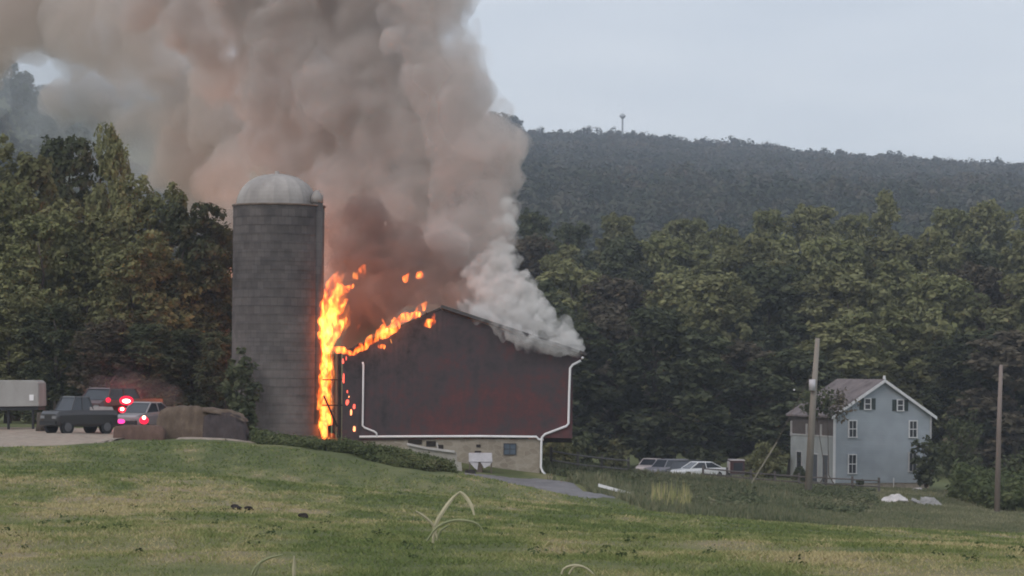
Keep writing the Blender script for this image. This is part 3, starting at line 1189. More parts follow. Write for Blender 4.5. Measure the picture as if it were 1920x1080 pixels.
def stone_mat():
    m, nt, b = mat_base('rubble_stone')
    b.inputs['Roughness'].default_value = 0.95
    tc = nt.nodes.new('ShaderNodeTexCoord')
    mp = nt.nodes.new('ShaderNodeMapping')
    mp.inputs['Scale'].default_value = (1, 1, 1.7)
    v = nt.nodes.new('ShaderNodeTexVoronoi')
    v.inputs['Scale'].default_value = 2.6
    v2 = nt.nodes.new('ShaderNodeTexVoronoi')
    v2.feature = 'DISTANCE_TO_EDGE'
    v2.inputs['Scale'].default_value = 2.6
    n = nt.nodes.new('ShaderNodeTexNoise')
    n.inputs['Scale'].default_value = 1.1
    n.inputs['Detail'].default_value = 8
    r = ramp(nt, [(0.0, (0.13, 0.1, 0.08)), (0.45, (0.26, 0.22, 0.175)), (0.75, (0.33, 0.285, 0.235)), (1.0, (0.4, 0.36, 0.31))])
    mx = nt.nodes.new('ShaderNodeMix')
    mx.inputs['Factor'].default_value = 0.55
    r2 = ramp(nt, [(0.0, (0.36, 0.32, 0.27)), (0.06, (0, 0, 0))])
    m2 = nt.nodes.new('ShaderNodeMix')
    m2.data_type = 'RGBA'
    m2.inputs['B'].default_value = (0.33, 0.295, 0.245, 1)
    mr = nt.nodes.new('ShaderNodeMapRange')
    mr.inputs['From Min'].default_value = 0.0
    mr.inputs['From Max'].default_value = 0.07
    mr.inputs['To Min'].default_value = 0.8
    mr.inputs['To Max'].default_value = 0.0
    L = nt.links.new
    L(tc.outputs['Object'], mp.inputs['Vector'])
    L(mp.outputs['Vector'], v.inputs['Vector'])
    L(mp.outputs['Vector'], v2.inputs['Vector'])
    L(tc.outputs['Object'], n.inputs['Vector'])
    L(v.outputs['Color'], mx.inputs['A'])
    L(n.outputs['Fac'], mx.inputs['B'])
    L(mx.outputs['Result'], r.inputs['Fac'])
    L(v2.outputs['Distance'], mr.inputs['Value'])
    L(mr.outputs['Result'], m2.inputs['Factor'])
    L(r.outputs['Color'], m2.inputs['A'])
    L(m2.outputs['Result'], b.inputs['Base Color'])
    return m


M['stone'] = stone_mat()
k_ = BD / F
barn_o = P(860, 820, BD)
barn = empty('barn', (barn_o.x, BD, barn_o.z), 0, 'dark red burning gable barn on a pale stone foundation with white downspouts', 'barn')


def bx(px, py, dy=0.0):
    """barn-local point on the gable plane"""
    p = P(px, py, BD)
    return Vector((p.x - barn_o.x, dy, p.z - barn_o.z))


DEPTH = 17.0
outline = [(641, 826), (643, 660), (668, 655), (705, 638), (752, 613), (800, 591), (828, 581), (960, 624), (1092, 667), (1088, 678), (1074, 684), (1073, 822), (1013, 820)]
poly = [bx(*p) for p in outline]
b = MB()
b.prism(poly, (0, 0.25, 0))
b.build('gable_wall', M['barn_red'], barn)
# battens
b = MB()
rb = random.Random(4)
lo = lambda px: np.interp(px, [641, 1013, 1073], [824, 818, 820])
hi = lambda px: np.interp(px, [643, 668, 705, 752, 800, 828, 960, 1074], [664, 659, 643, 618, 596, 586, 629, 672])
for px in np.arange(646, 1072, 9.0):
    p0, p1 = bx(px, lo(px)), bx(px, hi(px))
    b.box(((p0.x), -0.006, (p0.z + p1.z) / 2), (0.04, 0.012, p1.z - p0.z - 0.05))
b.build('batten', M['barn_red'], barn)
# side and back walls
b = MB()
pr = bx(1073, 684)
pb = bx(1073, 822)
b.prism([Vector((pr.x, 0.25, pr.z)), Vector((pr.x, 0.25, pb.z)), Vector((pr.x, DEPTH, pb.z)), Vector((pr.x, DEPTH, pr.z))], (-0.2, 0, 0))
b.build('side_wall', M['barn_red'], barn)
b = MB()
b.prism([p + Vector((0, DEPTH, 0)) for p in [bx(700, 826), bx(705, 642), bx(828, 583), bx(1066, 672), bx(1066, 822)]], (0, 0.2, 0))
b.build('rear_wall', M['char'], barn)
# forebay floor
b = MB()
pa, pb = bx(1012, 822), bx(1072, 822)
b.box(((pa.x + pb.x) / 2, DEPTH / 2 + 0.3, pa.z - 0.12), (pb.x - pa.x, DEPTH - 0.4, 0.2))
b.build('forebay_floor', M['char'], barn)
# right roof slope
b = MB()
p0, p1 = bx(826, 577), bx(1099, 667)
nrm = Vector((p0.z - p1.z, 0, p1.x - p0.x)).normalized()
if nrm.z < 0:
    nrm = -nrm
b.prism([p0 + Vector((0, -0.3, 0)), p1 + Vector((0, -0.3, 0)), p1 + nrm * 0.16 + Vector((0, -0.3, 0)), p0 + nrm * 0.16 + Vector((0, -0.3, 0))], (0, DEPTH + 0.6, 0))
b.build('roof', M['rooftin'], barn)
# left slope: burnt through, only charred rafters and purlins stand
b = MB()
q0, q1 = bx(826, 579), bx(644, 662)
for i in range(9):
    y = 0.4 + i * 2.0
    b.tube([q0 + Vector((0, y, 0)), q1 + Vector((0, y, 0))], 0.1, 4)
for t in (0.15, 0.5, 0.85):
    pt = q0.lerp(q1, t)
    b.tube([pt + Vector((0, 0.3, 0.1)), pt + Vector((0, DEPTH, 0.1))], 0.08, 4)
b.build('charred_rafter', M['char'], barn)
# left corner frame wrapped in fire
for px, y in ((636, 0.2), (606, 5.0), (606, 9.0), (606, 13.0)):
    p0, p1 = bx(px, 834), bx(px, 662)
    MB().tube([p0 + Vector((0, y, -0.2)), p1 + Vector((0, y, 0))], 0.09, 4).build('charred_post', M['char'], barn)
for py in (712, 760):
    p0, p1 = bx(604, py), bx(645, py)
    MB().tube([p0 + Vector((0, 0.12, 0)), p1 + Vector((0, 0.16, 0))], 0.032, 4).build('charred_girt', M['char'], barn)
p0, p1 = bx(607, 742), bx(632, 800)
MB().tube([p0 + Vector((0, 0.1, 0)), p1 + Vector((0, 0.1, 0))], 0.05, 4).build('charred_brace', M['char'], barn)
# stone foundation
b = MB()
fo = [(642, 823.5), (1012, 823.5), (1012, 905), (642, 905)]
b.prism([bx(*p) + Vector((0, 0.1, 0)) for p in fo], (0, 0.6, 0))
b.build('foundation', M['stone'], barn)
b = MB()
pa, pb = bx(1012, 823.5), bx(1012, 905)
b.prism([Vector((pa.x, 0.7, pa.z)), Vector((pb.x, 0.7, pb.z)), Vector((pb.x, DEPTH, pb.z)), Vector((pa.x, DEPTH, pa.z))], (-0.5, 0, 0))
b.build('foundation_side', M['stone'], barn)
# window in the stone
M['bluewin'] = mat('blue_window_boards', [(0.3, (0.055, 0.075, 0.105)), (0.7, (0.1, 0.13, 0.165))], 3, 0.5)
M['frame_dark'] = mat('dark_frame', (0.06, 0.065, 0.075), 3, 0.7)
M['palestone'] = mat('pale_lintel', (0.42, 0.4, 0.38), 2, 0.8)
w0, w1 = bx(945, 832), bx(967, 852)
wc = (w0 + w1) / 2
b = MB()
b.box((wc.x, 0.09, wc.z), (w1.x - w0.x, 0.06, w0.z - w1.z))
win = b.build('window', M['bluewin'], barn)
b = MB()
b.box((wc.x, 0.05, wc.z), (0.05, 0.03, w0.z - w1.z))
b.box((wc.x, 0.048, wc.z), (w1.x - w0.x, 0.025, 0.05))
for s in (-1, 1):
    b.box((wc.x + s * (w1.x - w0.x) / 2, 0.05, wc.z), (0.05, 0.06, w0.z - w1.z + 0.05))
    b.box((wc.x, 0.052, wc.z + s * (w0.z - w1.z) / 2), (w1.x - w0.x - 0.05, 0.06, 0.05))
b.build('frame', M['frame_dark'], win)
# dark cracks / openings high in the stone
for px, py, w, h in ((778, 829, 26, 8), (808, 832, 18, 10), (825, 838, 12, 8), (897, 836, 8, 5), (896, 848, 12, 5)):
    p = bx(px, py)
    MB().box((p.x, 0.085, p.z), (w * k_, 0.06, h * k_)).build('vent_opening', M['char'], barn)
# white drain line along the sill and the downspouts
b = MB()
b.tube([bx(674, 819, -0.07), bx(760, 818.5, -0.07), bx(900, 818, -0.07), bx(1006, 819, -0.07), bx(1010, 824, -0.07), bx(1019, 824, -0.08)], 0.062, 8)
b.build('drain_pipe', M['white'], barn, True)
b = MB()
b.tube([bx(680, 679, -0.1), bx(681.5, 684, -0.1), bx(681, 740, -0.1), bx(680, 798, -0.1), bx(684, 802, -0.1), bx(702, 809, -0.1), bx(706, 812, -0.1), bx(707, 818, -0.08)], 0.048, 8)
b.build('downspout', M['white'], barn, True)
b = MB()
b.tube([bx(1089, 676, -0.1), bx(1074, 684, -0.1), bx(1069, 690, -0.1), bx(1067, 740, -0.1), bx(1066, 794, -0.1), bx(1062, 799, -0.1), bx(1022, 814, -0.1), bx(1016, 820, -0.1), bx(1015, 830, -0.1), bx(1014, 876, -0.1), bx(1017, 884, -0.12), bx(1022, 889, -0.2)], 0.06, 8)
b.build('downspout', M['white'], barn, True)
b = MB()
b.tube([bx(1092, 671, -0.28), bx(1092, 671, DEPTH + 0.2)], 0.07, 8)
b.build('gutter', M['white'], barn, True)
# glowing embers in the burnt boards
M['ember'] = glow_mat('glowing_ember', (1.0, 0.12, 0.08), 1.6)
M['ember_hot'] = glow_mat('hot_ember', (1.0, 0.3, 0.12), 2.4)
for px, y0, y1, w, hot in ((643, 672, 683, 3.5, 0), (644, 700, 722, 3.5, 0), (651, 731, 738, 2.5, 0), (651, 748, 760, 6, 0), (664, 757, 767, 5, 0), (658, 768, 779, 4, 1),
                           (664, 799, 810, 5, 1), (649, 668, 676, 2, 0), (654, 742, 746, 2, 1)):
    p0, p1 = bx(px, y0), bx(px + 0.6, y1)
    rr = random.Random(int(px * 3 + y0))
    c = (p0 + p1) / 2
    pts = []
    hw, hh = w * k_ / 2, (p0.z - p1.z) / 2
    for j in range(9):
        a = j / 9 * 6.283
        q = 0.65 + 0.5 * rr.random()
        pts.append(Vector((c.x + math.cos(a) * hw * q, -0.045, c.z + math.sin(a) * hh * q)))
    MB().prism(pts, (0, 0.03, 0)).build('ember', M['ember_hot'] if hot else M['ember'], barn)

# retaining wall at the foot of the bank
M['concrete'] = mat('pale_concrete', [(0.3, (0.26, 0.24, 0.21)), (0.7, (0.38, 0.355, 0.32))], 1.6, 0.9, 7)
rwt = empty('retaining_wall', (X(850, 147), 147, hz(X(850, 147), 147)), 0, 'low pale concrete retaining wall stepping down the bank to the driveway', 'wall')
b = MB()
rp = [(765, 834), (800, 842), (850, 848), (856, 848), (857, 866), (865, 868), (868, 897), (858, 905), (765, 880)]
b.prism([P(px, py, 146.6) for px, py in rp], (0, 0.35, 0))
b.build('wall', M['concrete'], rwt, world=True)
b = MB()
for (pxa, pya), (pxb, pyb) in (((763, 833), (800, 841)), ((800, 841), (852, 847.5))):
    b.prism([P(pxa, pya - 2, 146.45), P(pxb, pyb - 2, 146.45), P(pxb, pyb + 1.5, 146.45), P(pxa, pya + 1.5, 146.45)], (0, 0.65, 0))
b.build('coping', M['palestone'], rwt, world=True)
b = MB()
b.tube([P(821, 842, 147.3), P(819, 830, 147.3)], 0.04, 6)
b.build('post', M['palestone'], rwt, world=True)

# hopper in front of the foundation
hop = empty('feed_hopper', P(900, 898, 147.2), 0, 'small white box hopper on thin legs against the stone foundation', 'hopper')
M['galv'] = mat('pale_galvanised', [(0.3, (0.45, 0.43, 0.45)), (0.7, (0.6, 0.57, 0.6))], 2, 0.6)
b = MB()
b.prism([P(px, py, 146.9) for px, py in ((879, 850), (922, 850), (923, 866), (879, 866))], (0, 1.0, 0))
b.build('box', M['galv'], hop, world=True)
b = MB()
for pg in (((880, 866.5), (897, 866.5), (895, 881), (890, 878)), ((901, 866.5), (922, 866.5), (919, 872), (908, 878))):
    b.prism([P(px, py, 146.95) for px, py in pg], (0, 0.9, 0))
b.build('chute', M['galv'], hop, world=True)
b = MB()
b.prism([P(px, py, 146.99) for px, py in ((893, 866.8), (905, 866.8), (904, 890), (894, 890))], (0, 0.8, 0))
b.build('motor_box', M['rust'], hop, world=True)
for px in (881, 921):
    for y in (147.0, 147.8):
        MB().tube([P(px, 866, y), P(px, 899, y)], 0.035, 5).build('leg', M['rust'], hop, world=True)
ty = empty('dark_tub', P(881, 897, 146.4), 0, 'dark round tub under the white hopper', 'tub')
MB().tube([P(881, 897, 146.4), P(881, 890, 146.4), P(881, 881, 146.4)], [0.34, 0.36, 0.22], 14).build('tub', M['char'], ty, True, world=True)

# ------------------------------------------------------------------ house
HD = 223.0
kh = HD / F
hb = P(1563, 914, HD)
M['siding'] = None


def siding_mat(name, c):
    m, nt, b = mat_base(name)
    b.inputs['Roughness'].default_value = 0.75
    tc = nt.nodes.new('ShaderNodeTexCoord')
    n = nt.nodes.new('ShaderNodeTexNoise')
    n.inputs['Scale'].default_value = 0.8
    n.inputs['Detail'].default_value = 7
    r = ramp(nt, [(0.3, tuple(x * 0.86 for x in c)), (0.7, tuple(x * 1.08 for x in c))])
    w = nt.nodes.new('ShaderNodeTexWave')
    w.bands_direction = 'Z'
    w.wave_profile = 'SAW'
    w.inputs['Scale'].default_value = 1.6
    bp = nt.nodes.new('ShaderNodeBump')
    bp.inputs['Strength'].default_value = 0.5
    bp.inputs['Distance'].default_value = 0.03
    L = nt.links.new
    L(tc.outputs['Object'], n.inputs['Vector'])
    L(tc.outputs['Object'], w.inputs['Vector'])
    L(n.outputs['Fac'], r.inputs['Fac'])
    L(r.outputs['Color'], b.inputs['Base Color'])
    L(w.outputs['Fac'], bp.inputs['Height'])
    L(bp.outputs['Normal'], b.inputs['Normal'])
    return m


M['siding'] = siding_mat('pale_blue_siding', (0.302, 0.336, 0.372))
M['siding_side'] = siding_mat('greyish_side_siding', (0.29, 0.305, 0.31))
M['shingle'] = mat('worn_shingles', [(0.3, (0.085, 0.07, 0.07)), (0.5, (0.15, 0.125, 0.125)), (0.75, (0.2, 0.165, 0.165))], 1.1, 0.95, 8)
M['glass'] = mat('dark_window_glass', (0.03, 0.032, 0.038), 2, 0.15, spec=0.5)
M['shutter'] = mat('dark_green_shutter', (0.03, 0.042, 0.04), 3, 0.7)
M['trim'] = mat('white_trim', [(0.3, (0.5, 0.5, 0.51)), (0.7, (0.62, 0.62, 0.63))], 1.5, 0.65)
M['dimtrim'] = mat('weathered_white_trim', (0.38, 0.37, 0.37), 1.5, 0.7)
YAW = R(16)
house = empty('farmhouse', hb, YAW, 'pale blue two storey gable house with white trim behind the poles', 'house')
GW = 192 * kh / math.cos(YAW) * 0.985
EH = 136 * kh
PH = 204 * kh
HL = 9.0
ov = 0.35
g = [(0, 0.35), (GW, 0.35), (GW, EH), (GW / 2, PH - 0.15), (0, EH)]
b = MB()
b.prism([Vector((x, 0, z)) for x, z in g], (0, HL, 0))
b.build('wall', M['siding'], house)
b = MB()
b.prism([Vector((0.06, 0.06, -1.0)), Vector((GW - 0.06, 0.06, -1.0)), Vector((GW - 0.06, 0.06, 0.347)), Vector((0.06, 0.06, 0.347))], (0, HL - 0.1, 0))
b.build('foundation', M['stone'], house)
sl = (PH - 0.15 - EH) / (GW / 2)
for s in (0, 1):
    b = MB()
    e = Vector((-ov, -ov, EH - ov * sl + 0.003)) if s == 0 else Vector((GW + ov, -ov, EH - ov * sl + 0.003))
    p = Vector((GW / 2, -ov, PH - 0.147))
    n = Vector((0, 0, 0.14))
    b.prism([e, p, p + n, e + n], (0, HL + 2 * ov, 0))
    b.build('roof', M['shingle'], house)
    # white rake board
    b = MB()
    e2, p2 = e + Vector((0, -0.05, -0.1)), p + Vector((0, -0.05, -0.1))
    b.prism([e2, p2, p2 + Vector((0, 0, 0.25)), e2 + Vector((0, 0, 0.25))], (0, 0.047, 0))
    b.build('rake_board', M['trim'], house)
MB().tube([(GW / 2, -0.2, PH), (GW / 2, -0.2, PH + 0.28)], [0.13, 0.1], 8).build('finial', M['trim'], house)
b = MB()
b.box((0.02, -0.03, (EH + 0.3) / 2), (0.2, 0.06, EH - 0.2))
b.build('corner_board', M['trim'], house)
b = MB()
b.box((GW - 0.02, -0.03, (EH + 0.3) / 2), (0.12, 0.06, EH - 0.2))
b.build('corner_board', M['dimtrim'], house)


def hwin(x, z, w, h, shutters=False, parent=house, m=None):
    b = MB()
    b.box((x, -0.03, z), (w, 0.05, h))
    g_ = b.build('window', M['glass'], parent)
    f = MB()
    t = 0.075
    f.box((x - w / 2 - t / 2, -0.05, z), (t, 0.1, h))
    f.box((x + w / 2 + t / 2, -0.05, z), (t, 0.1, h))
    f.box((x, -0.05, z + h / 2 + t / 2), (w + 2 * t, 0.1, t))
    f.box((x, -0.07, z - h / 2 - t / 2), (w + 2.6 * t, 0.14, t))
    f.box((x, -0.062, z), (w, 0.02, 0.06))
    if not shutters:
        f.box((x, -0.0605, z), (0.035, 0.015, h))
    f.build('frame', m or M['trim'], g_)
    if shutters:
        for s in (-1, 1):
            q = MB()
            q.box((x + s * (w / 2 + t + 0.2), -0.03, z), (0.34, 0.05, h + 0.1))
            q.build('shutter', M['shutter'], g_)


def hx(px):
    return (px - 1563) * kh / math.cos(YAW) * 0.985


def hzz(py):
    return (914 - py) * kh


hwin(hx(1628), hzz(757), 0.44, 0.78, True)
hwin(hx(1693), hzz(759), 0.44, 0.78, True)
hwin(hx(1599), hzz(804), 0.58, 1.22)
hwin(hx(1719), hzz(804), 0.58, 1.22)
hwin(hx(1599), hzz(870), 0.58, 1.4)
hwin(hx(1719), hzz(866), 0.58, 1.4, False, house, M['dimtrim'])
# the left side: greyed siding below, shade under the eave painted as a dark brown band
b = MB()
b.box((-0.03, HL / 2, 2.1), (0.06, HL - 0.1, 3.6))
b.build('side_siding', M['siding_side'], house)
b = MB()
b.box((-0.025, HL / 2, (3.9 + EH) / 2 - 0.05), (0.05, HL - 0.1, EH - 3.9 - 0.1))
b.build('eave_shade_band', mat('eave_shade_brown', (0.085, 0.07, 0.066), 2, 0.9), house)
b = MB()
b.box((-0.06, HL / 2, 3.93), (0.12, HL - 0.05, 0.09))
b.build('ledge', M['dimtrim'], house)
for y in (2.4, 5.4, 8.7):
    MB().box((-0.1, y, 4.4), (0.14, 0.14, 0.85 if y < 8 else 1.2)).build('eave_post', M['dimtrim'], house)
for y, w, h, z, n in ((7.0, 1.0, 1.6, 1.75, 'side_window'), (3.6, 1.0, 2.1, 1.4, 'side_door'), (1.5, 1.1, 2.1, 1.4, 'side_door')):
    b = MB()
    b.box((-0.075, y, z), (0.05, w, h))
    o = b.build(n, M['glass'] if n == 'side_window' else M['frame_dark'], house)
    f = MB()
    for q in (-1, 1):
        f.box((-0.085, y + q * (w / 2 + 0.04), z), (0.07, 0.08, h))
    f.box((-0.085, y, z + h / 2 + 0.04), (0.07, w + 0.16, 0.08))
    f.build('frame', M['dimtrim'], o)
MB().tube([(GW * 0.6, -0.35, -0.3), (GW * 0.6, -0.35, 0.75)], 0.035, 6).build('vent_pipe', M['trim'], house)

# ------------------------------------------------------------------ poles
M['pole'] = mat('weathered_pole', [(0.3, (0.2, 0.175, 0.15)), (0.7, (0.31, 0.275, 0.24))], 2.2, 0.95, 6, (1, 1, 0.15))
M['polered'] = mat('reddish_pole', [(0.3, (0.17, 0.135, 0.12)), (0.7, (0.26, 0.21, 0.19))], 2.2, 0.95, 6, (1, 1, 0.15))
PD = 178.0
t = empty('utility_pole', on(1516, PD), 0, 'thick weathered utility pole with a transformer in front of the house porch', 'utility pole')
b = MB()
b.tube([P(1515, 925, PD), P(1524, 760, PD), P(1533, 634, PD)], [0.24, 0.2, 0.14], 10)
b.build('pole', M['pole'], t, True, world=True)
b = MB()
c = P(1522, 722, PD)
b.tube([c + Vector((0, -0.25, -0.35)), c + Vector((0, -0.25, 0.35))], [0.2, 0.2], 12)
b.build('transformer', M['galv'], t, True, world=True)
b = MB()
b.tube([P(1527, 690, PD), P(1462, 818, PD - 2)], 0.014, 4)
b.tube([P(1462, 818, PD - 2), P(1405, 915, PD - 4)], 0.014, 4)
b.build('guy_wire', M['rust'], t, world=True)
b = MB()
b.tube([P(1456, 830, PD - 2.2), P(1408, 908, PD - 3.9)], 0.05, 8)
b.build('guy_guard', mat('guy_guard_paint', (0.2, 0.18, 0.13), 3, 0.7), t, world=True)
c = P(1489, 731, PD - 0.8)
MB().ball(c, 0.055, 8, 6).build('insulator', M['white'], t, True, world=True)
PD2 = 166.0
t = empty('utility_pole', on(1870, PD2), 0, 'thin reddish utility pole near the right edge', 'utility pole')
b = MB()
b.tube([P(1869, 975, PD2), P(1873, 800, PD2), P(1877, 684, PD2)], [0.17, 0.14, 0.11], 10)
b.build('pole', M['polered'], t, True, world=True)
c = P(1877, 686, PD2)
b = MB()
b.box(c + Vector((0.15, 0, 0.0)), (0.55, 0.06, 0.05))
b.build('bracket', M['rust'], t, world=True)

# rail fence in front of the house
M['rail'] = mat('weathered_rail', [(0.3, (0.08, 0.072, 0.068)), (0.7, (0.15, 0.135, 0.125))], 2, 0.95)
fx = empty('rail_fence', on(1400, 208), 0, 'low dark wooden rail fence between the parked cars and the house', 'fence')
pts = [on(px, d) for px, d in ((1320, 214), (1365, 211), (1410, 208), (1455, 206), (1500, 204), (1550, 203), (1600, 202), (1650, 202))]
for p in pts:
    MB().box(p + Vector((0, 0, 0.5)), (0.16, 0.16, 1.2)).build('post', M['rail'], fx, world=True)
for a, c in zip(pts[:-1], pts[1:]):
    for z in (0.45, 0.85):
        MB().tube([a + Vector((0, -0.1, z)), c + Vector((0, -0.1, z + 0.03))], 0.06, 6).build('rail', M['rail'], fx, world=True)
fx = empty('rail_fence', on(1100, 160), 0, 'short grey rail fence in the weeds right of the barn', 'fence')
pts = [on(px, d) for px, d in ((1035, 158), (1085, 160), (1130, 163), (1180, 168))]
for p in pts:
    MB().box(p + Vector((0, 0, 0.5)), (0.14, 0.14, 1.4)).build('post', M['rail'], fx, world=True)
for a, c in zip(pts[:-1], pts[1:]):
    for z in (0.5, 1.0):
        MB().tube([a + Vector((0, -0.1, z)), c + Vector((0, -0.1, z))], 0.055, 6).build('rail', M['rail'], fx, world=True)

# ------------------------------------------------------------------ vehicles
M['tyre'] = mat('tyre_rubber', (0.02, 0.02, 0.021), 5, 0.85)
M['rim'] = mat('wheel_rim', (0.1, 0.1, 0.105), 5, 0.5)
M['carglass'] = mat('car_glass', (0.035, 0.04, 0.05), 2, 0.12, spec=0.6)
M['headlamp'] = mat('headlamp_glass', (0.2, 0.2, 0.21), 3, 0.2)
M['taillamp'] = mat('tail_lamp_glass', (0.28, 0.02, 0.02), 3, 0.25)
M['blacktrim'] = mat('black_trim', (0.025, 0.025, 0.027), 3, 0.7)


def paint(name, c):
    m = mat(name, [(0.3, tuple(x * 0.93 for x in c)), (0.7, tuple(min(x * 1.05, 0.9) for x in c))], 1.2, 0.32, spec=0.5)
    m.node_tree.nodes['Principled BSDF'].inputs['Coat Weight'].default_value = 0.4
    return m


def vehicle(name, loc, yaw, body, cabin, L, Wd, m, label, cat, group=None, wheel=0.33, axles=(0.19, 0.8), bed=None):
    """body: side outline (x from nose 0..1, z) list upper edge; cabin: 4 points base-front, top-front, top-rear, base-rear (x, z)"""
    root = empty(name, loc, yaw, label, cat, group)
    hw = Wd / 2
    b = MB()
    rings = []
    for x, z0, z1, k in body:
        xx = (x - 0.5) * L
        w = hw * k
        rings.append([Vector((xx, -w * 0.92, z0)), Vector((xx, -w, z0 + 0.12)), Vector((xx, -w, z0 + (z1 - z0) * 0.72)), Vector((xx, -w * 0.9, z1)),
                      Vector((xx, w * 0.9, z1)), Vector((xx, w, z0 + (z1 - z0) * 0.72)), Vector((xx, w, z0 + 0.12)), Vector((xx, w * 0.92, z0))])
    b.loft(rings)
    b.build('body', m, root, False, 0.02)
    (x0, z0), (x1, z1), (x2, z2), (x3, z3) = cabin
    ww, wt = hw * 0.88, hw * 0.7
    q = lambda x, w, z: Vector(((x - 0.5) * L, w, z))
    b = MB()
    b.loft([[q(x0, -ww, z0), q(x0, ww, z0), q(x3, ww, z3), q(x3, -ww, z3)], [q(x1, -wt, z1 - 0.03), q(x1, wt, z1 - 0.03), q(x2, wt, z2 - 0.03), q(x2, -wt, z2 - 0.03)]])
    b.build('window', M['carglass'], root)
    b = MB()
    e = 0.015
    b.loft([[q(x1 - e, -wt - .02, z1 - .045), q(x1 - e, wt + .02, z1 - .045), q(x2 + e, wt + .02, z2 - .045), q(x2 + e, -wt - .02, z2 - .045)],
            [q(x1 + .01, -wt + .06, z1 + .02), q(x1 + .01, wt - .06, z1 + .02), q(x2 - .01, wt - .06, z2 + .02), q(x2 - .01, -wt + .06, z2 + .02)]])
    b.build('roof', m, root)
    for s in (-1, 1):
        for (xa, za), (xb, zb) in (((x0, z0), (x1, z1)), ((x3, z3), (x2, z2)), (((x0 + x3) / 2, z0), ((x1 + x2) / 2, z1))):
            MB().tube([q(xa, s * ww, za - 0.03), q(xb, s * wt, zb - 0.02)], 0.045, 5).build('pillar', m, root)
    for ax in axles:
        for s in (-1, 1):
            c = Vector(((ax - 0.5) * L, s * (hw - 0.12), wheel))
            o = MB().tube([c + Vector((0, -0.11, 0)), c + Vector((0, 0.11, 0))], wheel, 18).build('wheel', M['tyre'], root)
            MB().tube([c + Vector((0, s * 0.1, 0)), c + Vector((0, s * 0.125, 0))], wheel * 0.6, 14).build('rim', M['rim'], o)
    zf = body[0][2]
    for s in (-1, 1):
        MB().box((-0.5 * L - 0.0, s * hw * 0.62, zf - 0.16), (0.08, 0.3, 0.14)).build('headlight', M['headlamp'], root)
        MB().box((0.5 * L, s * hw * 0.68, body[-1][2] - 0.2), (0.06, 0.22, 0.22)).build('tail_light', M['taillamp'], root)
    MB().box((-0.5 * L, 0, body[0][1] + 0.1), (0.14, Wd * 0.86, 0.2)).build('bumper', M['blacktrim'], root)
    MB().box((0.5 * L, 0, body[-1][1] + 0.1), (0.14, Wd * 0.86, 0.2)).build('bumper', M['blacktrim'], root)
    return root


SEDAN = [(0.0, 0.28, 0.66, 0.8), (0.05, 0.24, 0.76, 0.95), (0.3, 0.22, 0.9, 1.0), (0.75, 0.22, 0.95, 1.0), (0.95, 0.26, 0.96, 0.95), (1.0, 0.32, 0.86, 0.85)]
SEDAN_C = [(0.24, 0.88), (0.42, 1.42), (0.68, 1.42), (0.9, 0.94)]
SUV = [(0.0, 0.32, 0.85, 0.85), (0.05, 0.28, 0.98, 0.97), (0.28, 0.26, 1.08, 1.0), (0.9, 0.26, 1.1, 1.0), (1.0, 0.34, 1.05, 0.9)]
SUV_C = [(0.24, 1.06), (0.36, 1.72), (0.9, 1.72), (0.985, 1.08)]
TRUCK = [(0.0, 0.45, 1.0, 0.9), (0.04, 0.4, 1.14, 0.98), (0.28, 0.38, 1.2, 1.0), (0.6, 0.38, 1.22, 1.0), (1.0, 0.42, 1.16, 0.98)]
TRUCK_C = [(0.24, 1.18), (0.33, 1.85), (0.55, 1.85), (0.6, 1.2)]
M['p_white'] = paint('white_car_paint', (0.7, 0.7, 0.72))
M['p_silver'] = paint('silver_car_paint', (0.22, 0.21, 0.24))
M['p_patrol'] = paint('dusty_white_car_paint', (0.24, 0.22, 0.23))
M['p_dark'] = paint('dark_car_paint', (0.03, 0.03, 0.035))
M['p_pink'] = paint('pale_car_paint', (0.55, 0.48, 0.48))
M['p_red'] = paint('red_truck_paint', (0.06, 0.02, 0.022))
M['p_grey'] = paint('charcoal_truck_paint', (0.02, 0.018, 0.02))


def at_px(px, py, d):
    p = P(px, py, d)
    return p


vehicle('parked_car', on(1312, 236), R(25), SEDAN, SEDAN_C, 4.6, 1.8, M['p_white'], 'white sedan parked in front of the dark and silver cars', 'car', 'cars parked at the wood edge')
vehicle('parked_car', on(1254, 250), R(40), SUV, SUV_C, 4.5, 1.85, M['p_silver'], 'silver grey suv parked left of the dark suv', 'car', 'cars parked at the wood edge')
vehicle('parked_car', on(1286, 246), R(62), SUV, SUV_C, 4.7, 1.9, M['p_dark'], 'dark suv parked just behind the white sedan', 'car', 'cars parked at the wood edge')
vehicle('parked_car', on(1222, 256), R(70), SEDAN, SEDAN_C, 4.3, 1.75, M['p_pink'], 'pale car farthest left in the row, half hidden by weeds', 'car', 'cars parked at the wood edge')
# red box truck seen from behind
bt = empty('box_truck', on(1382, 222), R(0), 'small dark red box truck with one pale side near the rail fence', 'truck')
MB().box((0, 0, 1.05), (1.1, 2.6, 1.0)).build('cargo_box', M['p_red'], bt, False, 0.05)
MB().box((-0.585, 0, 1.05), (0.06, 2.3, 0.8)).build('side_panel', M['p_pink'], bt)
MB().box((0, -0.1, 1.585), (1.16, 2.5, 0.06)).build('roof', M['p_pink'], bt)
MB().box((0.05, -1.32, 1.1), (0.7, 0.04, 0.6)).build('rear_window', M['carglass'], bt)
for s in (-1, 1):
    for y in (-0.85, 0.85):
        MB().tube([(s * 0.5, y, 0.3), (s * 0.36, y, 0.3)], 0.3, 14).build('wheel', M['tyre'], bt)
MB().box((0, -1.36, 0.5), (1.1, 0.1, 0.14)).build('bumper', M['rim'], bt)

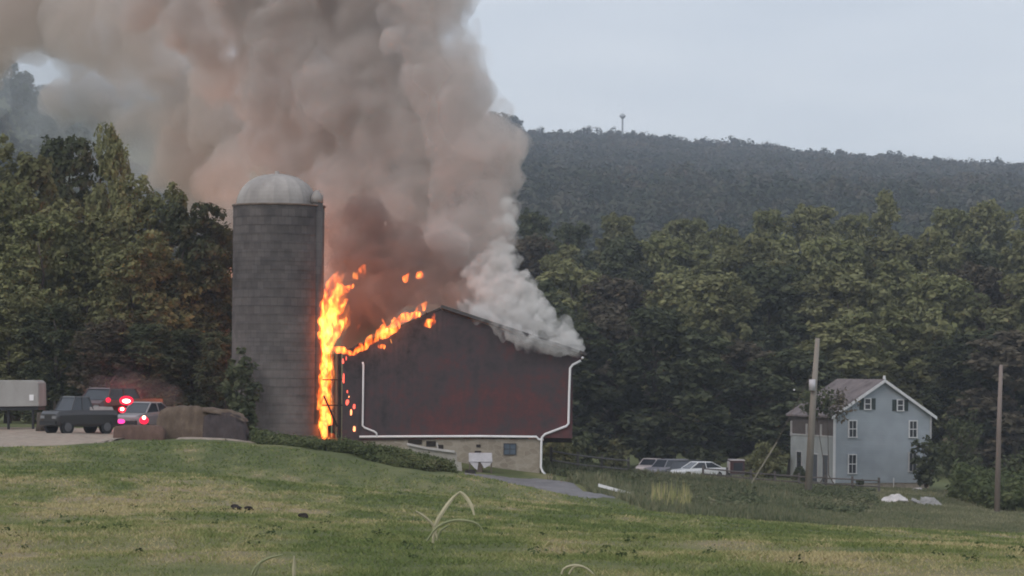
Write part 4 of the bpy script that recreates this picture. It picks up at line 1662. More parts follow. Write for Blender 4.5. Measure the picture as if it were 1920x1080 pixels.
# left yard
pk = vehicle('pickup_truck', on(149, 142.5), R(46), TRUCK, TRUCK_C, 3.7, 1.5, M['p_grey'], 'dark pickup truck with a pale bed cover facing left on the gravel', 'pickup', None, 0.36, (0.17, 0.82))
MB().box((0.87, 0, 1.27), (1.45, 1.4, 0.16), None, (0.96, 0.9)).build('bed_cover', mat('pale_bed_cover', (0.34, 0.3, 0.29), 2, 0.6), pk)
M['redlens_bloom'] = glow_mat('red_beacon_bloom', (1.0, 0.02, 0.06), 1.1)  # red lens colour, also spread wide to paint bloom round the hot lamps
M['hotlens'] = glow_mat('white_hot_beacon', (1.0, 0.42, 0.3), 8.0)
M['pinklens'] = glow_mat('magenta_beacon', (1.0, 0.05, 0.3), 1.5)
RV = [(0.0, 0.45, 1.25, 0.92), (0.04, 0.4, 1.4, 1.0), (0.3, 0.38, 1.45, 1.0), (0.62, 0.38, 1.5, 1.0), (1.0, 0.42, 1.5, 1.0)]
RV_C = [(0.12, 1.43), (0.2, 2.05), (0.6, 2.05), (0.64, 1.48)]
rv = vehicle('rescue_truck', on(222, 156), R(60), RV, RV_C, 5.4, 2.1, M['p_red'], 'dark red rescue truck with lit roof light bar behind the pickup', 'rescue truck', None, 0.4)


def lamp_part(name, px, py, d, sx, sy, sz, m, parent):
    MB().ball(P(px, py, d), 1.0, 14, 8, (sx, sy, sz)).build(name, m, parent, True, world=True)


lamp_part('light_bar_bloom', 237, 751, 146.6, 0.36, 0.1, 0.24, M['redlens_bloom'], rv)  # oversize red glow painted as bloom round the hot beacon
lamp_part('beacon', 237, 752, 146.4, 0.21, 0.08, 0.1, M['hotlens'], rv)
lamp_part('beacon', 203, 750, 146.8, 0.13, 0.06, 0.13, M['redlens_bloom'], rv)
lamp_part('beacon', 229, 768, 146.4, 0.2, 0.07, 0.17, M['redlens_bloom'], rv)  # red glow painted as bloom round the hot beacon below
lamp_part('beacon', 229, 767, 146.25, 0.1, 0.08, 0.08, M['hotlens'], rv)
lamp_part('beacon', 227, 790, 146.3, 0.2, 0.06, 0.12, M['pinklens'], rv)
for nm, px, py, d, e in (('beacon_fill_light', 240, 750, 159.4, 90), ('beacon_fill_light', 230, 775, 145.6, 12)):  # first lamp is added behind the truck to redden smoke and trees
    ld = bpy.data.lights.new(nm, 'POINT')
    ld.energy = e
    ld.color = (1.0, 0.05, 0.08)
    ld.shadow_soft_size = 0.25
    lo_ = bpy.data.objects.new(nm, ld)
    COL.objects.link(lo_)
    lo_.parent = rv
    lo_.matrix_parent_inverse = Matrix.LocRotScale(rv.location, rv.rotation_euler, None).inverted()
    lo_.location = P(px, py, d)
pc = vehicle('police_car', on(272, 150), R(66), SEDAN, SEDAN_C, 3.9, 1.6, M['p_patrol'], 'white patrol car with a lit red light half hidden by the hay', 'car')
lamp_part('beacon', 270, 788, 146.0, 0.24, 0.06, 0.2, M['redlens_bloom'], pc)  # red glow painted as bloom round the hot beacon below
lamp_part('beacon', 270, 783, 145.8, 0.09, 0.06, 0.09, M['hotlens'], pc)

# grey trailer at the left edge
M['trailer'] = mat('weathered_trailer_side', [(0.25, (0.2, 0.185, 0.175)), (0.5, (0.29, 0.275, 0.262)), (0.8, (0.37, 0.355, 0.345))], 0.9, 0.8, 7, (1, 1, 0.5))
tr = empty('box_trailer', on(-10, 147), 0, 'weathered grey box trailer on dark legs at the left edge', 'trailer')
b = MB()
b.prism([P(px, py, 146) for px, py in ((-95, 713), (66, 713), (72, 718), (73, 762), (-95, 764))], (0, 2.4, 0))
b.build('box', M['trailer'], tr, False, 0.04, world=True)
b = MB()
b.prism([P(px, py, 145.96) for px, py in ((55, 740), (63, 740), (63, 751), (55, 751))], (0, 0.03, 0))
b.build('notice', M['white'], tr, world=True)
b = MB()
b.prism([P(px, py, 146.1) for px, py in ((-95, 764.5), (72, 763), (72, 769), (-95, 771))], (0, 2.2, 0))
b.build('chassis', M['blacktrim'], tr, world=True)
for px in (16, 62):
    MB().tube([P(px, 768, 146.3), P(px, 806, 146.3)], 0.07, 6).build('leg', M['blacktrim'], tr, world=True)
for px in (-60, -85):
    c = P(px, 792, 146.4)
    MB().tube([c, c + Vector((0, 0.3, 0))], 0.42, 18).build('wheel', M['tyre'], tr)
    tr.children[-1].data.transform(Matrix.Translation(-tr.location))
st = empty('tree_stump', on(76, 144), 0, 'short brown stump between the grey trailer and the pickup', 'stump')
MB().tube([(0, 0, -0.1), (0.02, 0, 0.5), (0.0, 0, 1.0)], [0.24, 0.19, 0.17], 10).build('stump', M['bark'], st, True)

# hay
def hay_mat(name, a, c, e):
    return mat(name, [(0.25, a), (0.5, c), (0.78, e)], 1.6, 0.98, 9, (1.5, 1.5, 0.9), bump=0.9, nrough=0.7)


M['hay'] = hay_mat('weathered_hay', (0.066, 0.0465, 0.036), (0.112, 0.0806, 0.06), (0.178, 0.133, 0.099))
M['hayshade'] = hay_mat('shaded_dark_hay', (0.032, 0.025, 0.0256), (0.056, 0.0437, 0.044), (0.088, 0.0702, 0.068))  # darker hay for the end face, its shade put into the colour
M['hayred'] = hay_mat('reddish_hay', (0.075, 0.0455, 0.0385), (0.12, 0.0735, 0.0595), (0.165, 0.105, 0.084))


def lump(name, outline, d, depth, m, parent, seed, amp=0.08, nx=26):
    """rounded heap: the outline's upper edge (px, top, bottom) swept back over depth with rounded ends and strawy bumps"""
    vs, fs = [], []
    px0, px1 = outline[0][0], outline[-1][0]
    ny = 14
    for i in range(nx + 1):
        px = px0 + (px1 - px0) * i / nx
        top = np.interp(px, [o[0] for o in outline], [o[1] for o in outline])
        bot = np.interp(px, [o[0] for o in outline], [o[2] for o in outline])
        for j in range(ny + 1):
            t = j / ny
            # profile: front foot, front face, rounded top, back
            if t < 0.5:
                s = t / 0.5
                y = depth * 0.12 * s ** 2 + 0.0
                z = s ** 0.9
            else:
                s = (t - 0.5) / 0.5
                y = depth * (0.12 + 0.88 * s)
                z = 1 - s ** 4 * 0.9 + 0.02 * math.sin(s * 3.1)
            z = z * (0.97 if 0.42 < t < 0.5 else 1)
            p = P(px, bot + (top - bot) * min(z, 1.02), d)
            p.y += y
            nn = mnoise.fractal(Vector((p.x * 2.2, p.y * 2.2, p.z * 2.2 + seed)), 1.0, 2.0, 4) * amp
            vs.append(p + Vector((nn * 0.4, -nn, nn * 0.6)))
    n = ny + 1
    for i in range(nx):
        for j in range(ny):
            a = i * n + j
            fs.append((a, a + n, a + n + 1, a + 1))
    fs.append(tuple(range(n)))
    fs.append(tuple(nx * n + j for j in range(n - 1, -1, -1)))
    b = MB()
    b.add(vs, fs)
    return b.build(name, m, parent, True, world=parent is not None)


hs_ = empty('hay_stack', on(380, 137), 0, 'long brown hay stack with a pale top and a dark end', 'hay stack')
lump('stack', [(292, 790, 832), (297, 770, 832), (310, 764, 832), (340, 762, 832), (372, 764, 833), (392, 768, 834)], 136.5, 3.2, M['hay'], hs_, 1, 0.13)
e = lump('shaded_end', [(380, 782, 834), (396, 774, 836), (430, 775, 835), (450, 782, 834), (458, 796, 833), (462, 812, 832)], 136.35, 2.8, M['hayshade'], hs_, 2, 0.13)
e['label'] = 'dark end of the hay stack with its shade painted in'
lump('pale_top', [(378, 764, 773), (400, 766, 775), (425, 769, 777), (448, 777, 785), (457, 786, 793)], 136.6, 2.7, M['hay'], hs_, 3, 0.1, 16)
h2_ = empty('hay_bale', on(258, 136), 0, 'low reddish brown hay bale in front of the lit emergency vehicles', 'hay bale')
lump('bale', [(212, 806, 829), (216, 799, 829), (240, 797, 829), (280, 797, 829), (302, 799, 829), (307, 806, 829)], 135.6, 1.2, M['hayred'], h2_, 5, 0.05)

# ------------------------------------------------------------------ debris around the yard
M['debriswhite'] = mat('dirty_white_sheet', [(0.3, (0.42, 0.39, 0.38)), (0.7, (0.62, 0.58, 0.57))], 2.5, 0.8)
M['debrisgrey'] = mat('grey_sheet_metal', [(0.3, (0.2, 0.19, 0.18)), (0.7, (0.33, 0.31, 0.3))], 1.8, 0.7)


b_ = empty('white_board', P(1152, 924, 133.5), 0, 'long white board lying tilted beside the driveway', 'board')
MB().prism([P(px, py, 133.5) for px, py in ((1122, 907), (1183, 924), (1182, 929), (1122, 912.5))], (0, 0.3, 0)).build('board', M['white'], b_, world=True)
b_ = empty('wooden_plank', P(1298, 933, 136), 0, 'thin pale plank lying in the brown weeds', 'plank')
MB().prism([P(px, py, 136) for px, py in ((1278, 928), (1314, 932), (1314, 935), (1278, 930.5))], (0, 0.25, 0)).build('plank', M['debriswhite'], b_, world=True)
b_ = empty('white_block', P(1462, 966, 132), 0, 'small white block lying alone in the field grass', 'block')
MB().prism([P(px, py, 132) for px, py in ((1451, 960), (1460, 959.5), (1474, 963), (1474, 969), (1462, 968), (1451, 966))], (0, 0.3, 0)).build('block', M['debriswhite'], b_, world=True)
def sheet(name, front, back, d, depth, m, label, cat, thick=0.05):
    """a creased sheet propped on the weeds: front edge low, back edge higher and further off"""
    root = empty(name, P(front[0][0], max(o[1] for o in front), d), 0, label, cat)
    rr = random.Random(len(label) * 7)
    n, nr = 13, 5
    top = []
    for j in range(nr):
        t = j / (nr - 1)
        for i in range(n):
            u = i / (n - 1)
            f = [np.interp(u, np.linspace(0, 1, len(front)), [q[k] for q in front]) for k in (0, 1)]
            g = [np.interp(u, np.linspace(0, 1, len(back)), [q[k] for q in back]) for k in (0, 1)]
            p = P(f[0] * (1 - t) + g[0] * t, f[1] * (1 - t) + g[1] * t - 8, d)
            p.y += depth * t + rr.uniform(-.05, .05)
            p.z += rr.uniform(-.035, .035)
            p.x += rr.uniform(-.05, .05)
            top.append(p)
    N = len(top)
    fs = []
    for j in range(nr - 1):
        for i in range(n - 1):
            a = j * n + i
            fs += [(a, a + 1, a + n + 1, a + n), (N + a, N + a + n, N + a + n + 1, N + a + 1)]
    rim = [i for i in range(n)] + [j * n + n - 1 for j in range(1, nr)] + [(nr - 1) * n + i for i in range(n - 2, -1, -1)] + [j * n for j in range(nr - 2, 0, -1)]
    for a, c in zip(rim, rim[1:] + rim[:1]):
        fs.append((a, N + a, N + c, c))
    MB().add(top + [p - Vector((0, -0.02, thick)) for p in top], fs).build('panel', m, root, world=True)
    return root


sheet('crumpled_tarp', [(1652, 950), (1668, 951), (1684, 946), (1704, 948)], [(1658, 943), (1674, 937), (1690, 935), (1704, 944)], 171, 0.9, M['debriswhite'], 'white crumpled tarp, left one of the sheets below the house', 'tarp')
sheet('metal_sheet', [(1708, 946), (1724, 952), (1746, 960), (1776, 968)], [(1712, 943), (1730, 947), (1750, 953), (1772, 962)], 170, 0.7, M['debrisgrey'], 'long grey bent metal sheet below the house gable', 'metal sheet')
sheet('metal_sheet', [(1726, 947), (1740, 951), (1754, 955), (1772, 962)], [(1730, 941), (1742, 940), (1755, 941), (1764, 949)], 172, 0.8, M['debrisgrey'], 'grey folded sheet leaning on the long bent one', 'metal sheet')
sheet('white_scrap', [(1794, 974), (1804, 974), (1815, 975)], [(1797, 968), (1806, 966), (1813, 970)], 167, 0.6, M['debriswhite'], 'pinkish white scrap lying left of the small white one', 'scrap')
sheet('white_scrap', [(1828, 975), (1838, 979), (1852, 985)], [(1830, 969), (1841, 970), (1852, 980)], 166, 0.6, M['white'], 'small bright white scrap left of the thin pole foot', 'scrap')
# propane tank / barrel by the house foundation
br = empty('white_barrel', P(1718, 927, 217), 0, 'white open barrel lying at the house foundation', 'barrel')
c = P(1718, 922, 217)
MB().tube([c + Vector((-0.1, -0.3, 0)), c + Vector((0.35, 0.4, 0))], [0.3, 0.3], 14).build('drum', M['debriswhite'], br, True, world=True)
MB().tube([c + Vector((-0.11, -0.33, 0)), c + Vector((-0.1, -0.305, 0))], [0.25, 0.25], 14).build('opening', M['char'], br, world=True)
# little dark clods in the field
for i, (px, py, d, lab) in enumerate(((455, 932, 60.5, 'dark clump of earth alone in the middle of the meadow'), (574, 966, 49, 'small dark weed clump right of the earth clump'))):
    g_ = on(px, d)
    root = empty('dark_clump', g_, 0, lab, 'clump')
    vs = MB()
    for k in range(5):
        rr = random.Random(k + i * 9)
        q_ = 2.0 if i == 0 else 1.1
        vs.ball((rr.uniform(-.1, .1) * q_, rr.uniform(-.08, .08), rr.uniform(0.02, .07) * q_), rr.uniform(0.025, 0.05) * q_, 7, 5, (1.5, 1, 0.7))
    vs.build('clump', M['char'], root, True)

# ------------------------------------------------------------------ tall grass plants in the foreground
M['straw'] = mat('dry_grass_straw', [(0.3, (0.31, 0.28, 0.18)), (0.7, (0.46, 0.415, 0.285))], 6, 0.9)
M['straw_green'] = mat('greenish_grass_leaf', [(0.3, (0.17, 0.19, 0.1)), (0.7, (0.28, 0.28, 0.16))], 6, 0.9)


def ribbon(pts, w, d, name, m, parent):
    """a bent grass leaf: tapered strip with a folded keel"""
    P3 = [P(px, py, d + dd) for px, py, dd in pts]
    # smooth
    out = []
    for i in range(len(P3) - 1):
        for t in (0, 0.34, 0.67):
            p0 = P3[max(i - 1, 0)]
            p1, p2 = P3[i], P3[i + 1]
            p3 = P3[min(i + 2, len(P3) - 1)]
            out.append(0.5 * ((2 * p1) + (p2 - p0) * t + (2 * p0 - 5 * p1 + 4 * p2 - p3) * t * t + (3 * p1 - p0 - 3 * p2 + p3) * t ** 3))
    out.append(P3[-1])
    n = len(out)
    b = MB()
    rings = []
    for i, p in enumerate(out):
        t = (out[min(i + 1, n - 1)] - out[max(i - 1, 0)]).normalized()
        s = t.cross(Vector((0, 1, 0))).normalized()
        k = w * 0.95 * (0.35 + 0.65 * math.sin(math.pi * min(0.12 + i / (n - 1) * 0.86, 1)))
        rings.append([p - s * k, p + Vector((0, 0.006, 0)), p + s * k, p - Vector((0, 0.01, 0))])
    b.loft(rings)
    return b.build(name, m, parent, world=True)


def plant(px, d, label, leaves, name='tall_grass'):
    root = empty(name, on(px, d), 0, label, 'grass plant', 'tall grass plants in the foreground')
    for pts, w, m in leaves:
        ribbon(pts, w, d, 'leaf', m, root)


plant(815, 30.5, 'tallest bent dry grass plant with a leaf folded into a peak', [
    ([(812, 1018, 0), (816, 985, 0), (833, 955, 0.05), (848, 935, 0.1), (863, 922, 0.1)], 0.022, M['straw']),
    ([(862, 922, 0.1), (872, 930, 0.08), (884, 948, 0.05), (889, 966, 0)], 0.02, M['straw']),
    ([(820, 1010, -0.1), (812, 985, -0.1), (795, 968, -0.12), (779, 958, -0.15)], 0.016, M['straw']),
    ([(800, 1015, -0.2), (820, 988, -0.2), (850, 976, -0.2), (878, 977, -0.2), (897, 984, -0.2), (908, 1000, -0.2)], 0.017, M['straw_green']),
    ([(818, 1014, -0.1), (826, 995, -0.1), (842, 985, -0.1)], 0.016, M['straw_green'])])
plant(552, 22.6, 'single upright straw stalk at the bottom edge', [
    ([(551, 1100, 0), (551, 1070, 0), (551.5, 1042, 0)], 0.014, M['straw'])])
plant(480, 22.8, 'low arching grass plant at the bottom edge left of the upright stalk', [
    ([(466, 1095, 0), (478, 1065, 0), (500, 1048, 0), (530, 1040, 0)], 0.012, M['straw_green']),
    ([(470, 1095, 0), (484, 1062, 0), (492, 1050, 0)], 0.013, M['straw_green'])])
plant(1075, 22.9, 'low arching yellow grass plant at the bottom edge right of centre', [
    ([(1052, 1092, 0), (1056, 1068, 0), (1078, 1060, 0), (1100, 1066, 0), (1116, 1080, 0)], 0.012, M['straw']),
    ([(1060, 1092, 0), (1075, 1064, 0), (1094, 1063, 0)], 0.01, M['straw'])])

# tower on the far ridge
td = 1885.0
tb = P(1167, 250, td)
tw = empty('water_tower', (tb.x, td, hz(tb.x, td)), 0, 'slim tower with a flared head on the distant ridge', 'tower')
M['towerm'] = mat('pale_grey_steel', (0.4, 0.42, 0.44), 0.3, 0.6)
top = P(1167, 214, td).z - tw.location.z
MB().tube([(0, 0, -1), (0, 0, top - 2)], [0.75, 0.6], 10).build('mast', M['towerm'], tw)
MB().tube([(0, 0, top - 3.2), (0, 0, top - 1.6), (0, 0, top - 0.6), (0, 0, top + 0.6)], [0.7, 2.1, 1.9, 0.3], 14).build('head', M['towerm'], tw)

# ------------------------------------------------------------------ smoke and fire
def ico(sub):
    import bmesh
    bm = bmesh.new()
    bmesh.ops.create_icosphere(bm, subdivisions=sub, radius=1.0)
    v = np.array([p.co[:] for p in bm.verts])
    f = np.array([[q.index for q in t.verts] for t in bm.faces])
    bm.free()
    return v, f


ICO = ico(2)


def blob(name, spheres, voxel, m, seed, amp, freq, children=(10, 0.42), grand=(5, 0.4), parent=None, octaves=4, stretch=(1, 1, 1), warp=None):
    """one closed billowing hull: spheres (x, y, z, r) with smaller billows over them, fused and roughened"""
    rs = np.random.RandomState(seed)
    S = [tuple(s) for s in spheres]
    allS = list(S)
    lvl = S
    for cnt, ratio in (children, grand):
        nxt = []
        for (x, y, z, r) in lvl:
            for _ in range(cnt):
                v = rs.normal(size=3)
                v /= np.linalg.norm(v)
                rr = r * ratio * (0.6 + 0.7 * rs.rand())
                q = np.array([x, y, z]) + v * r * (0.92 + 0.1 * rs.rand())
                nxt.append((q[0], q[1], q[2], rr))
        allS += nxt
        lvl = nxt
    V, Fc = ICO
    A = np.array([s for s in allS if s[3] > voxel * 1.1])
    co = (V[None] * A[:, None, 3:4] * np.array(stretch) + A[:, None, :3]).reshape(-1, 3)
    fc = (Fc[None] + (np.arange(len(A)) * len(V))[:, None, None]).reshape(-1, 3)
    me = np_mesh(name, co, fc, None)
    o = link(name, me)
    md = o.modifiers.new('r', 'REMESH')
    md.mode = 'VOXEL'
    md.voxel_size = voxel
    sm = o.modifiers.new('s', 'SMOOTH')
    sm.iterations = 2
    dg = bpy.context.evaluated_depsgraph_get()
    ne = bpy.data.meshes.new_from_object(o.evaluated_get(dg))
    bpy.data.objects.remove(o)
    bpy.data.meshes.remove(me)
    n = len(ne.vertices)
    c = np.zeros(n * 3, dtype=np.float32)
    ne.vertices.foreach_get('co', c)
    nr = np.zeros(n * 3, dtype=np.float32)
    ne.vertices.foreach_get('normal', nr)
    c = c.reshape(-1, 3)
    nr = nr.reshape(-1, 3)
    if amp:
        dsp = np.array([mnoise.fractal(Vector((float(p[0]) * freq, float(p[1]) * freq, float(p[2]) * freq + seed)), 0.9, 2.1, octaves) for p in c])
        c = c + nr * (dsp * amp)[:, None]
    if warp:
        for a_, f_ in warp:
            w = np.array([mnoise.noise_vector(Vector((float(p[0]) * f_, float(p[1]) * f_, float(p[2]) * f_ * 0.5 + seed)))[:] for p in c])
            c = c + w * a_ * np.array([1, 1, 1.3])
    ne.vertices.foreach_set('co', c.astype(np.float32).ravel())
    ne.polygons.foreach_set('use_smooth', np.ones(len(ne.polygons), bool))
    ne.materials.clear()
    ne.materials.append(m)
    ne.update()
    ne.name = name
    return link(name, ne, parent)


def SP(lst):
    out = []
    for px, py, rp, d in lst:
        p = P(px, py, d)
        out.append((p.x, p.y, p.z, rp * d / F))
    return out


M['smoke'] = vol_mat('dense_smoke', 0.55, (0.765, 0.71, 0.68), 0.2, 0.3, 0.1, 1.7, (0.36, 0.64), step=0.08, ndetail=7, dist=0.7)
M['sooty'] = vol_mat('sooty_smoke', 0.9, (0.42, 0.33, 0.30), 0.1, 0.35, 0.2, 1.3, (0.36, 0.64), step=0.12, ndetail=4, dist=0.6)
M['steam'] = vol_mat('white_smoke', 1.25, (0.85, 0.83, 0.81), 0.1, 1.3, 0.1, 1.7, (0.36, 0.62), step=0.12, ndetail=4, dist=0.5)
M['drift'] = vol_mat('drifting_smoke', 0.4, (0.82, 0.755, 0.71), 0.25, 0.12, 0.25, 1.6, (0.36, 0.64), step=0.12, ndetail=5, dist=0.9)
M['veil'] = vol_mat('thin_smoke', 0.1, (0.78, 0.8, 0.83), 0.3, 0.09, 0.25, 1.7, (0.36, 0.66), step=0.15, ndetail=4, dist=0.8)

dense = SP([
    (885, 560, 55, 158), (850, 500, 95, 160), (820, 545, 70, 162), (880, 430, 74, 161), (880, 345, 80, 162), (915, 290, 66, 161), (942, 280, 46, 160), (870, 250, 86, 163), (862, 170, 74, 164), (846, 100, 62, 165), (880, 90, 36, 164), (790, 30, 80, 166),
    (770, -90, 120, 168), (740, 430, 100, 166), (740, 320, 125, 168), (740, 200, 140, 170), (700, 80, 140, 171), (640, -60, 150, 172), (660, 520, 70, 166), (740, 560, 50, 164),
    (610, 430, 85, 170), (590, 300, 110, 173), (570, 180, 125, 175), (540, 60, 130, 177), (500, -60, 140, 178), (520, 250, 75, 202), (450, 210, 65, 206),
    (430, 110, 80, 181), (400, 20, 90, 183), (330, -60, 110, 185), (935, 350, 30, 160), (940, 440, 32, 159)])
blob('smoke', dense, 0.4, M['smoke'], 3, 0.75, 0.6, (9, 0.38), (7, 0.42), octaves=6)
sm = bpy.data.objects['smoke']
tag(sm, 'tall brown grey smoke column leaning left above the burning barn', 'smoke', 'smoke of the burning barn')

soot = SP([(760, 485, 52, 158.5), (815, 500, 40, 157.5), (700, 450, 56, 159.5), (835, 470, 36, 158), (640, 430, 40, 161), (700, 560, 44, 157), (750, 535, 46, 157), (690, 510, 40, 158), (785, 545, 30, 156), (660, 600, 32, 157), (720, 600, 26, 156), (640, 560, 36, 158), (680, 630, 34, 158), (720, 640, 24, 157), (690, 600, 36, 159), (650, 480, 40, 160), (800, 520, 34, 157), (640, 650, 26, 156), (628, 700, 22, 156.5), (640, 740, 22, 156.5), (626, 780, 20, 156.5), (640, 800, 18, 156.5), (660, 690, 22, 157)])
blob('smoke', soot, 0.25, M['sooty'], 5, 0.4, 0.6, (9, 0.42), (4, 0.42))
tag(bpy.data.objects['smoke.001'], 'dark sooty smoke hanging over the burnt left half of the barn roof', 'smoke', 'smoke of the burning barn')

white = SP([(1084, 658, 11, 149.9), (1070, 645, 18, 150.5), (1048, 625, 26, 151.5), (1022, 590, 26, 152.5), (1012, 625, 25, 151.5), (985, 605, 32, 152.5), (988, 560, 30, 154), (955, 535, 30, 155), (950, 585, 34, 153),
            (925, 560, 36, 155), (962, 620, 20, 151.5), (912, 592, 26, 153), (935, 500, 30, 157), (882, 580, 20, 154), (1038, 648, 15, 150.4), (945, 470, 24, 158), (948, 425, 24, 159), (952, 385, 18, 159.5), (905, 530, 34, 156.5), (985, 632, 14, 150.2), (1015, 648, 11, 150), (925, 602, 16, 150.0), (1062, 660, 11, 149.6), (905, 596, 18, 150.2), (890, 588, 14, 150.2), (940, 606, 18, 149.8), (965, 622, 18, 149.5), (1000, 638, 18, 149.5), (1050, 650, 16, 149.5), (1075, 655, 13, 149.5), (1040, 655, 13, 149.5), (1010, 646, 14, 149.5), (980, 634, 15, 149.5), (950, 618, 15, 149.6), (990, 650, 8, 149.4), (1025, 658, 8, 149.4)])
blob('steam', white, 0.1, M['steam'], 7, 0.2, 1.8, (11, 0.4), (6, 0.4), octaves=6, warp=((0.25, 0.8), (0.1, 2.2)))
tag(bpy.data.objects['steam'], 'white smoke boiling out along the right roof edge of the barn', 'smoke', 'smoke of the burning barn')

drift = SP([(120, 190, 46, 226), (200, 182, 54, 226), (275, 185, 50, 225), (215, 205, 44, 221), (270, 230, 48, 220), (160, 160, 34, 222), (340, 300, 75, 205), (400, 350, 62, 203), (280, 250, 55, 209), (300, 190, 50, 211), (370, 250, 80, 203), (430, 420, 48, 199), (440, 320, 70, 195), (425, 520, 40, 191), (430, 620, 26, 178), (250, 320, 36, 211), (360, 170, 60, 205),
            (300, 30, 105, 201), (200, -10, 110, 205), (70, -10, 110, 209), (-60, 0, 120, 212), (330, 90, 75, 201), (230, 90, 55, 207), (130, 70, 55, 210), (50, 60, 50, 213), (170, 170, 26, 217), (220, 220, 30, 215), (400, 200, 70, 199)])
blob('drifting_smoke', drift, 0.5, M['drift'], 13, 0.9, 0.3, (10, 0.42), (5, 0.4))
tag(bpy.data.objects['drifting_smoke'], 'pinkish beige smoke drifting behind the silo towards the left wood', 'smoke', 'smoke of the burning barn')

low = SP([(240, 748, 40, 160), (290, 735, 30, 160.5), (195, 742, 30, 160), (245, 722, 30, 160.5), (330, 745, 22, 160)])  # thin smoke added to imitate the red bloom of the lamps
blob('thin_smoke', low, 0.25, vol_mat('bloom_smoke', 0.07, (0.8, 0.8, 0.8), 0.2), 15, 0.3, 0.6)
tag(bpy.data.objects['thin_smoke'], 'faint low smoke added to carry the red glow behind the emergency vehicles', 'smoke', 'smoke of the burning barn')
veil = SP([(300, 200, 110, 222), (200, 120, 110, 224), (80, 120, 110, 228), (-60, 120, 110, 230), (330, 290, 90, 220), (400, 340, 80, 218), (250, 270, 80, 222), (90, 240, 80, 226), (-60, 230, 90, 228), (180, 310, 70, 222)])
vs_ = blob('thin_smoke', veil, 0.7, M['veil'], 9, 1.0, 0.2)
tag(vs_, 'thin pale smoke veiling the wooded spur behind the left trees', 'smoke', 'smoke of the burning barn')


def flame_mat(name, s, cut=0.40):
    m = bpy.data.materials.new(name)
    m.use_nodes = True
    nt = m.node_tree
    nt.nodes.clear()
    N, L = nt.nodes.new, nt.links.new
    out = N('ShaderNodeOutputMaterial')
    v = N('ShaderNodeEmission')
    tc = N('ShaderNodeTexCoord')
    n = N('ShaderNodeTexNoise')
    n.inputs['Scale'].default_value = 2.4
    n.inputs['Detail'].default_value = 6
    n.inputs['Roughness'].default_value = 0.6
    n.inputs['Distortion'].default_value = 1.4
    mp = N('ShaderNodeMapping')
    mp.inputs['Scale'].default_value = (1, 1, 0.42)
    mr = N('ShaderNodeMapRange')
    mr.interpolation_type = 'SMOOTHSTEP'
    mr.inputs['From Min'].default_value = cut
    mr.inputs['From Max'].default_value = cut + 0.2
    mr.inputs['To Min'].default_value = s * 0.02
    mr.inputs['To Max'].default_value = s * 2.2
    # hotter gas glows yellower
    r = ramp(nt, [(cut, (1.0, 0.07, 0.006)), (cut + 0.13, (1.0, 0.16, 0.016)), (cut + 0.27, (1.0, 0.36, 0.06))])
    L(tc.outputs['Object'], mp.inputs['Vector'])
    L(mp.outputs['Vector'], n.inputs['Vector'])
    L(n.outputs['Fac'], mr.inputs['Value'])
    L(n.outputs['Fac'], r.inputs['Fac'])
    L(r.outputs['Color'], v.inputs['Color'])
    L(mr.outputs['Result'], v.inputs['Strength'])
    L(v.outputs[0], out.inputs['Volume'])
    m.cycles.volume_step_rate = 0.12
    return m


M['flame'] = flame_mat('flame', 6.0, 0.41)
M['flame_glow'] = flame_mat('red_glow_hull', 0.45)  # glowing hull that paints the red halo in the smoke round the column
M['flame_soft'] = flame_mat('faint_flame', 1.6)


def tongue(path, d):
    """spheres along a picture path (px, py, r px), denser than the points given"""
    out = []
    for (a, b2) in zip(path[:-1], path[1:]):
        L_ = math.hypot(b2[0] - a[0], b2[1] - a[1])
        n = max(2, int(L_ / max(min(a[2], b2[2]) * 0.7, 1.2)))
        for i in range(n):
            t = i / n
            out.append((a[0] + (b2[0] - a[0]) * t, a[1] + (b2[1] - a[1]) * t, a[2] + (b2[2] - a[2]) * t, d))
    out.append((*path[-1], d))
    return SP(out)


def flame(paths, d, label, m, seed, voxel=0.045, amp=0.26, light=None):
    sp = []
    for p in paths:
        sp += tongue(p, d)
    o = blob('flame', sp, voxel, m, seed, 0.0, 1.9, (1, 0.6), (0, 0.4), octaves=3, stretch=(0.85, 0.85, 1.4), warp=((amp, 1.1), (amp * 0.45, 2.6), (amp * 0.16, 6.0)))
    tag(o, label, 'flame', 'flames of the burning barn')
    for i, (px, py, dd, e, rad) in enumerate(light or []):
        ld = bpy.data.lights.new('fire_fill_light', 'POINT')
        ld.energy = e
        ld.color = (1.0, 0.3, 0.1)
        ld.shadow_soft_size = rad
        lo2 = bpy.data.objects.new('fire_fill_light', ld)
        COL.objects.link(lo2)
        lo2.parent = o
        lo2.location = P(px, py, dd)
    return o


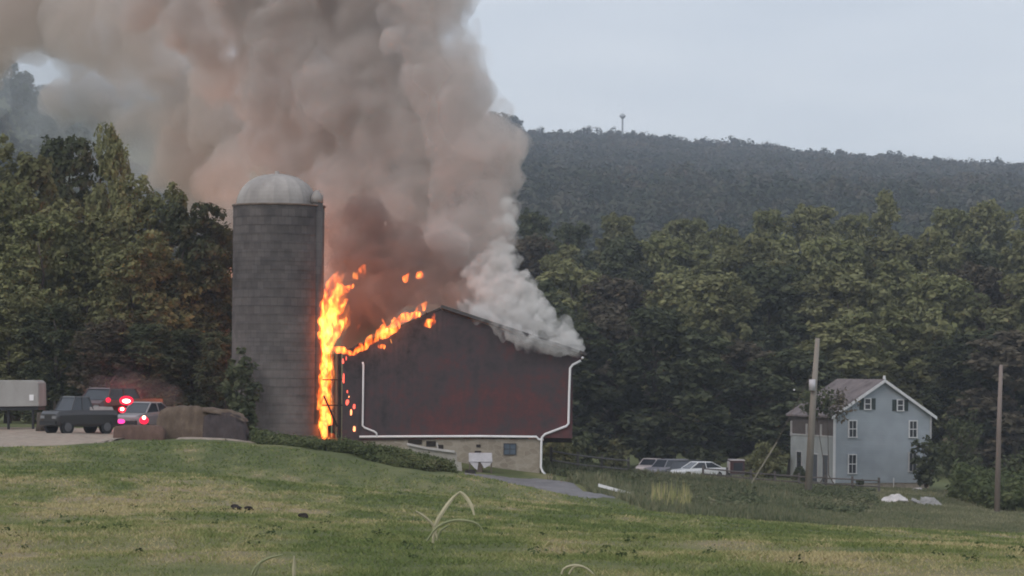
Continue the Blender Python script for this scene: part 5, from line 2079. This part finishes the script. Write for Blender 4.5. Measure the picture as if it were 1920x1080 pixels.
flame([[(607, 812, 6.4), (608, 770, 8.8), (610, 730, 11.2), (612, 690, 12.0), (612, 640, 13.6), (616, 600, 16.0), (624, 570, 12.8), (630, 548, 8.8), (638, 538, 7.2), (661, 537, 4.0)],
       [(608, 640, 12.0), (604, 610, 8.8), (610, 570, 9.6), (618, 545, 6.4)], [(620, 600, 8.0), (638, 580, 5.6), (648, 560, 4.0)], [(615, 650, 8.0), (632, 625, 6.4), (648, 598, 4.0)],
       [(603, 805, 4.8), (602, 740, 6.4), (603, 690, 7.2)], [(618, 700, 5.6), (619, 740, 5.6), (617, 790, 4.8)]], 150.9,
      'tall yellow orange flame column between the silo and the barn', M['flame'], 41, light=[(622, 600, 152.4, 90, 0.4), (616, 730, 152.0, 40, 0.4), (690, 590, 154.6, 70, 0.5)])  # last lamp is added off the flames to warm the soot
flame([[(628, 655, 4), (650, 656, 5), (668, 659, 4), (680, 648, 7), (700, 634, 6), (716, 624, 10), (735, 612, 9), (752, 602, 7), (772, 592, 5), (790, 584, 4)],
       [(716, 616, 8), (722, 604, 4), (716, 594, 2)], [(735, 608, 6), (742, 594, 4)], [(700, 640, 4), (712, 632, 4)]], 149.8,
      'flame running up the left roof edge of the barn', M['flame'], 42, light=[(725, 600, 149.0, 45, 0.4)])
flame([[(606, 800, 14), (612, 700, 17), (614, 640, 20), (622, 590, 22), (630, 540, 15), (640, 520, 8)], [(622, 640, 14), (645, 610, 10), (655, 570, 6)]], 151.8,
      'dull red hull painted as fire glow round the tall flame column', M['flame_glow'], 61, 0.08, 0.3)
flame([[(792, 606, 3), (800, 602, 6), (806, 597, 5)], [(806, 590, 3), (812, 582, 3)]], 149.75, 'small bright flame near the barn roof peak', M['flame'], 43)
flame([[(783, 590, 5), (790, 580, 7), (800, 578, 5)]], 150.2, 'faint red flame beside the roof peak', M['flame_soft'], 44)
flame([[(760, 517, 4), (768, 515, 5)], ], 154, 'left one of two small flames high in the smoke', M['flame'], 45)
flame([[(784, 516, 5), (792, 515, 4)], ], 154, 'right one of two small flames high in the smoke', M['flame'], 46)
flame([[(620, 532, 8), (626, 524, 10), (630, 516, 6)]], 150.4, 'round orange puff of flame topping the flame column', M['flame_soft'], 47)
flame([[(668, 516, 8), (676, 510, 9), (682, 520, 6)]], 151.5, 'faint orange puff right of the flame column top', M['flame_soft'], 48)
flame([[(708, 650, 3), (718, 649, 3)], [(735, 634, 2.5), (736, 640, 2)]], 149.75, 'scattered small flames under the roof edge fire', M['flame'], 49)
flame([[(676, 610, 4), (682, 606, 3)]], 152.0, 'tiny red flame inside the burning hole', M['flame_soft'], 50)
flame([[(596, 826, 5), (606, 822, 9), (618, 824, 8), (628, 828, 4)]], 148.6, 'low orange fire on the ground at the silo foot', M['flame_soft'], 51)
# fire inside the barn, behind the silo
flame([[(520, 760, 14), (530, 690, 20), (540, 620, 22), (548, 570, 14), (552, 540, 8)], [(580, 740, 14), (578, 660, 18), (572, 590, 12)]], 163,
      'large flames inside the barn hidden behind the silo', M['flame'], 52, 0.12, 0.3, light=[(460, 500, 188, 1700, 1.2), (545, 500, 170, 260, 1.0), (635, 500, 155.6, 170, 0.8)])  # lamps added in open air, away from these flames, to tint the smoke

# ------------------------------------------------------------------ air
b = MB()
b.box((0, 1600, 190), (2600, 3500, 520))
hzv = b.build('haze', vol_mat('haze_air', 0.00023, (0.76, 0.83, 0.98), 0.1))
tag(hzv, kind='stuff')
